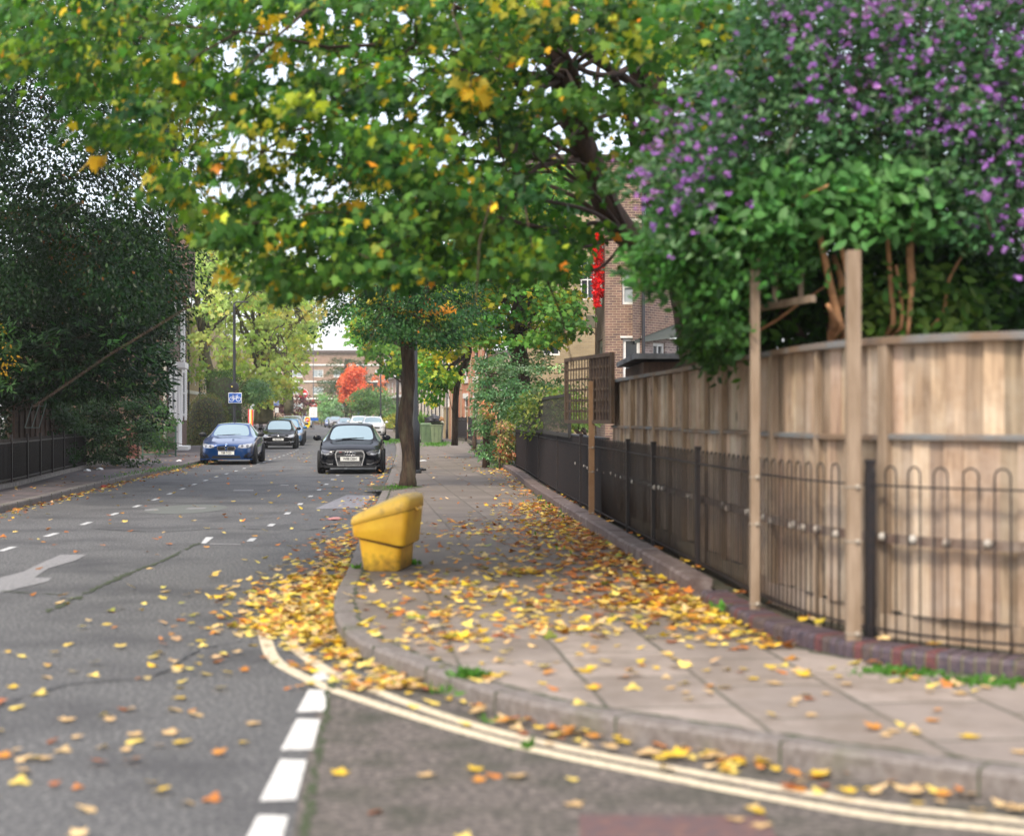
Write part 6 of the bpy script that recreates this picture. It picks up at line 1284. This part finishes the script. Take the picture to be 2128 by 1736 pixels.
# triangular warning + plates
WS = empty('warning_sign', ((651-CX)/FPX*196,196,0), 0, 'triangular warning sign above white and blue plates, right of the no entry sign', 'sign'); z0 = CAMZ+(864-842)/FPX*196
mb = MB(); mb.tube([(0,0,0),(0,0,z0+8)], .05, 8); mb.build('post', bpy.data.materials['grey_pole'], WS); mb = MB(); mb.prism([(-.55,z0-.1),(.55,z0-.1),(0,z0+.85)], -.08, -.06); t_ = mb.build('triangle', bpy.data.materials['sign_red'], WS); mb = MB(); mb.prism([(-.34,z0+.03),(.34,z0+.03),(0,z0+.6)], -.095, -.085); mb.build('triangle_face', signw, t_)
mb = MB(); mb.box((0,-.07,z0-.85),(1.0,.02,1.3)); p_ = mb.build('white_plate', signw, WS); mb = MB()
for i in range(5): mb.box((0,-.085,z0-.4-i*.22),(.7,.006,.05))
mb.build('text_lines', bkm, p_); mb = MB(); mb.box((0,-.07,z0-1.75),(1.3,.02,.36)); mb.build('blue_plate', bluem, WS)
# other posts
def poleobj(label, u, y, v0, r, z0=.12, name='lamp_post', arm=False, m=pole):
    p = at(u, v0, y); root = empty(name, (p.x, y, z0), 0, label, 'post'); h = p.z-z0; mb = MB(); mb.lathe([(r*1.5,0),(r*1.5,h*.18),(r,h*.2),(r*.8,h)], n=12); mb.build('column', m, root, smooth=True); mb = MB(); mb.lathe([(r*1.9,0),(r*1.9,.05),(r*1.5,.09)], n=12); mb.build('base_plate', m, root)
    if arm: mb = MB(); mb.box((.25,0,h),(.6,.14,.07)); mb.build('lamp_head', m, root)
poleobj('black lamp column standing right behind the street tree trunk', 860, 40, 420, .105, arm=True)
poleobj('thin black lamp post left of the street tree trunk, beside the white car', 826, 95, 640, .09)
poleobj('slim grey lamp post seen left of the thin black one', 791, 130, 690, .07, arm=True)
poleobj('grey-brown wooden marker post beside the ivy pillar', 985, 66, 833, .07, name='marker_post', m=bark)
poleobj('black lamp post rising behind the white terrace front', 929, 100, 812, .06)
# wheelie bins
def wheelie(label, x, y, col, rz, tilt=0):
    r = empty('wheelie_bin', (x,y,.118), rz, label, 'bin', 'green wheelie bins by the railings'); g = mat('bin_green', col, .5, tuple(c*.75 for c in col), 4)
    loft([[(a,b,0) for a,b in rrect(.25,.27,.05)], [(a,b,.3) for a,b in rrect(.265,.29,.05)], [(a,b,.98) for a,b in rrect(.32,.36,.05)]]).build('tub', g, r)
    loft([[(a,b,.97) for a,b in rrect(.345,.385,.05)], [(a,b,1.02) for a,b in rrect(.345,.385,.05)]]).build('rim', g, r)
    o = loft([[(a,b,1.02) for a,b in rrect(.34,.4,.06)], [(a,b,1.06) for a,b in rrect(.33,.39,.06)], [(a,b,1.1) for a,b in rrect(.22,.3,.06)]]).build('lid', g, r); o.location.z = tilt*.06; o.rotation_euler.x = -tilt*.12
    mb = MB()
    for x_ in (-.12,.12): mb.bar((x_,-.32,.15),(x_,-.4,.95), .03, .02)
    mb.build('moulded_rib', g, r)
    for s in (1,-1): mb = MB(); mb.lathe([(.1,-.03),(.1,.03)], (s*.27,.3,.1), 14, 'X'); mb.build('wheel', tyrem, r)
wheelie('left green wheelie bin with its lid closed', (885.5-CX)/FPX*85.5, 85.5, (.13,.2,.1), .25)
wheelie('right green wheelie bin with a refuse sack on top', (908-CX)/FPX*83.5, 83.5, (.17,.22,.12), -.1, 1)
def lumps(name, label, c, r, m, cat):
    bm = bmesh.new(); bmesh.ops.create_icosphere(bm, subdivisions=4, radius=1)
    for v in bm.verts: f = 1+.16*math.sin(v.co.x*5+v.co.z*3)+.1*math.sin(v.co.y*9+v.co.x*4)+.08*math.sin(v.co.z*13); v.co = Vector((v.co.x*r[0], v.co.y*r[1], max(v.co.z, -.55)*r[2]))*f
    me = bpy.data.meshes.new(name); bm.to_mesh(me); bm.free(); me.materials.append(m); me.shade_smooth(); o = link(name, me); o.location = c; return tag(o, label, cat)
sack = mat('black_sack', (.02,.02,.024), .25, bump=.6, bscale=9, col2=(.06,.06,.07), scale=4)
lumps('refuse_sack', 'shiny black refuse sack lying on the right green bin', ((903-CX)/FPX*83.5, 83.3, .12+1.32), (.36,.34,.24), sack, 'bag')
lumps('refuse_scrap', 'small brown carton scrap beside the sack on the green bin', ((914-CX)/FPX*83.5+.1, 83.3, .12+1.3), (.16,.2,.14), mat('carton', (.3,.16,.07), .8), 'litter')
lumps('dropped_cloth', 'crumpled black cloth on the pavement right of the street tree', (gp(876,977,.12)[0], gp(876,977,.12)[1], .14), (.14,.2,.05), blackp, 'cloth')
lumps('litter_scrap', 'red scrap of litter in the left gutter', (gp(208,1011)[0], gp(208,1011)[1], .02), (.17,.2,.025), mat('red_scrap', (.45,.05,.03), .6), 'litter')
lumps('litter_scrap', 'pink scrap of litter on the road near the yellow bin', (gp(697,1079)[0], gp(697,1079)[1], .015), (.11,.2,.02), mat('pink_scrap', (.5,.22,.2), .6), 'litter')
for i, (u, v) in enumerate(((182,978),(208,975),(373,958))): lumps('litter_scrap', ('white litter by the left railings, left piece','white litter by the left railings, right piece','white scrap on the kerb edge before the blue coupe')[i], (gp(u,v,.12)[0], gp(u,v,.12)[1], .13), (.09,.12,.04), signw, 'litter')
lumps('litter_scrap', 'white paper on the pavement beyond the street tree', (gp(880,957,.12)[0], gp(880,957,.12)[1], .125), (.12,.3,.02), signw, 'litter')
# bicycle-like dark cycles by tree at left
for k in range(2):
    bc = empty('bicycle', ((535+k*8-CX)/FPX*104, 104+k, .12), .5, ('dark bicycle leaning by the thick tree trunk','second dark bicycle against the first by the tree')[k], 'bicycle'); 
    for x in (-.5,.5): mb = MB(); mb.ring((x,0,.34), .32, .02, 20, 5); mb.build('wheel', tyrem, bc)
    mb = MB()
    for a_, b_ in (((-.5,0,.34),(-.15,0,.85)),((-.2,0,.75),(.35,0,.8)),((-.2,0,.75),(.0,0,.34)),((-.5,0,.34),(0,0,.34)),((0,0,.34),(.35,0,.8)),((.5,0,.34),(.33,0,.95))): mb.tube([a_, b_], .025, 6)
    mb.build('frame', pole, bc); mb = MB(); mb.tube([(.33,-.25,1.0),(.33,.25,1.0)], .02, 6); mb.build('handlebar', pole, bc); mb = MB(); mb.box((-.2,0,.92),(.25,.12,.05)); mb.build('saddle', blackp, bc)
# red and yellow strip board by the yellow block
sb = empty('striped_board', ((521-CX)/FPX*92, 92, .12), .1, 'tall red, white and yellow striped board beside the yellow brick block', 'sign')
for i, c_ in enumerate(((.65,.04,.04),(.75,.74,.7),(.7,.55,.04),(.65,.04,.04))): mb = MB(); mb.box((-.12+i*.075,0,1.0),(.07,.05,1.75)); mb.build('stripe_panel', mat('stripe', c_, .5), sb)
# two people far behind
def person(label, x, y, top, bottom, hair, h=1.72, rz=0, stride=.12):
    V_ = [(0,0,.95),(0,0,1.15),(0,0,1.38),(0,0,1.48),(0,-.01,1.56),(0,-.015,1.66),(.18,0,1.40),(.24,.02,1.13),(.22,-.12,.9),(-.18,0,1.40),(-.24,.02,1.13),(-.22,-.12,.9),(.09,0,.9),(.1,-stride,.5),(.1,-stride*.6,.08),(.1,-stride-.1,.03),(-.09,0,.9),(-.1,stride*.6,.5),(-.1,stride*1.3,.1),(-.1,stride*.8,.03)]
    E_ = [(0,1),(1,2),(2,3),(3,4),(4,5),(2,6),(6,7),(7,8),(2,9),(9,10),(10,11),(0,12),(12,13),(13,14),(14,15),(0,16),(16,17),(17,18),(18,19)]
    Rr = [.14,.135,.15,.065,.08,.085,.07,.045,.035,.07,.045,.035,.095,.065,.045,.04,.095,.065,.045,.04]
    me = bpy.data.meshes.new('person'); me.from_pydata(V_, E_, []); o = bpy.data.objects.new('tmp', me); C.objects.link(o); md = o.modifiers.new('s', 'SKIN'); 
    for i, v in enumerate(me.skin_vertices[0].data): v.radius = (Rr[i], Rr[i]*.75 if i < 3 else Rr[i]); v.use_root = i == 0
    md2 = o.modifiers.new('u', 'SUBSURF'); md2.levels = 2; dg = bpy.context.evaluated_depsgraph_get(); m2 = bpy.data.meshes.new_from_object(o.evaluated_get(dg)); bpy.data.objects.remove(o)
    m2.materials.clear(); skin = mat('skin', (.5,.3,.22), .6) if not bpy.data.materials.get('skin') else bpy.data.materials['skin']
    for q in (skin, mat('clothes', top, .8), mat('clothes', bottom, .8), blackp): m2.materials.append(q)
    for p in m2.polygons: z = p.center.z; r = math.hypot(p.center.x, p.center.y+.1); p.material_index = 3 if z < .1 else 2 if z < .98 and abs(p.center.x) < .19 else 1 if z < 1.47 and z > .95 else 0; p.use_smooth = True
    o = link('person', m2); o.location = (x, y, .0); o.rotation_euler.z = rz; o.scale = (h/1.75,)*3; tag(o, label, 'person')
    mb = MB(); mb.lathe([(.001,.115),(.06,.1),(.095,.05),(.1,0),(.09,-.04)], (0,.02,1.66), 14, cap=False); mb.build('hair', mat('hair', hair, .7), o, smooth=True); return o
person('person in a black top with short sleeves walking beyond the parked cars', (541-CX)/FPX*170, 170, (.02,.02,.025), (.05,.05,.07), (.05,.03,.02), 1.7)
person('person in a dark blue hooded jacket beyond the parked cars', (559-CX)/FPX*172, 172, (.02,.05,.13), (.03,.035,.05), (.1,.09,.12), 1.8, 2.6)
for nm_ in ('lower_tub', 'upper_tub'): smooth_by_angle(bpy.data.objects[nm_], 50)
# ================================================================ light, sky, camera
w = bpy.data.worlds.new('World'); bpy.context.scene.world = w; w.use_nodes = True; nt = w.node_tree; nt.nodes.clear()
EL, AZ = math.radians(48), math.radians(205)
hz = bpy.data.meshes.new('haze'); hb = MB(); hb.box((-30,150,13),(320,380,30))
hm, hn = _new('haze_air'); ho = N(hn, 'ShaderNodeOutputMaterial'); pv = N(hn, 'ShaderNodeVolumePrincipled', Density=.0004, Anisotropy=.3); pv.inputs['Color'].default_value = (.95,.95,.93,1); hn.links.new(pv.outputs[0], ho.inputs['Volume'])
tag(hb.build('haze', hm), kind='stuff')
sky = N(nt, 'ShaderNodeTexSky', sky_type='NISHITA'); sky.sun_disc = False; sky.sun_elevation = EL; sky.sun_rotation = AZ; sky.air_density = 1.0; sky.dust_density = 3.0
bg = N(nt, 'ShaderNodeBackground', Strength=.12); bg2 = N(nt, 'ShaderNodeBackground', Strength=1.0)
tc = N(nt, 'ShaderNodeTexCoord'); sx_ = N(nt, 'ShaderNodeSeparateXYZ'); nt.links.new(tc.outputs[0], sx_.inputs[0]); gr = N(nt, 'ShaderNodeMapRange'); gr.inputs[1].default_value = 0; gr.inputs[2].default_value = .8; gr.inputs[3].default_value = .72; gr.inputs[4].default_value = .95; nt.links.new(sx_.outputs[2], gr.inputs[0]); nt.links.new(gr.outputs[0], bg2.inputs[1])
nz = N(nt, 'ShaderNodeTexNoise', Scale=2.2, Detail=6.0); nt.links.new(tc.outputs[0], nz.inputs[0])
rp = N(nt, 'ShaderNodeValToRGB'); rp.color_ramp.elements[0].position = .35; rp.color_ramp.elements[0].color = (.8,.79,.83,1); rp.color_ramp.elements[1].position = .7; rp.color_ramp.elements[1].color = (1,.98,1,1)
nt.links.new(nz.outputs[0], rp.inputs[0]); nt.links.new(rp.outputs[0], bg2.inputs[0])
ad = N(nt, 'ShaderNodeAddShader'); ow = N(nt, 'ShaderNodeOutputWorld'); nt.links.new(sky.outputs[0], bg.inputs[0]); nt.links.new(bg.outputs[0], ad.inputs[0]); nt.links.new(bg2.outputs[0], ad.inputs[1]); nt.links.new(ad.outputs[0], ow.inputs[0])
sl = bpy.data.lights.new('sun', 'SUN'); sl.energy = 2.8; sl.angle = math.radians(11); sl.color = (1,.9,.74)
so = bpy.data.objects.new('sun', sl); C.objects.link(so)
d = Vector((math.cos(EL)*math.sin(AZ), math.cos(EL)*math.cos(AZ), math.sin(EL))); so.rotation_euler = d.to_track_quat('Z', 'Y').to_euler()
cd = bpy.data.cameras.new('camera'); cam = bpy.data.objects.new('camera', cd); C.objects.link(cam); bpy.context.scene.camera = cam
cd.sensor_fit = 'HORIZONTAL'; cd.sensor_width = 69.5; cd.lens = 69.5*FPX/2128; cd.clip_end = 2000; cd.clip_start = .1
cam.location = (0, 0, CAMZ); cam.rotation_euler = (math.pi/2, 0, 0); cd.shift_y = (CY-868)/2128
cd.dof.use_dof = True; cd.dof.focus_distance = 42; cd.dof.aperture_fstop = 2.8
sc = bpy.context.scene; sc.view_settings.view_transform = 'Standard'; sc.view_settings.look = 'None'; sc.view_settings.gamma = 1; sc.view_settings.exposure = .48
sc.cycles.max_bounces = 6; sc.cycles.diffuse_bounces = 3; sc.cycles.transmission_bounces = 4; sc.cycles.use_denoising = True
sc.render.resolution_x = 1024; sc.render.resolution_y = 835
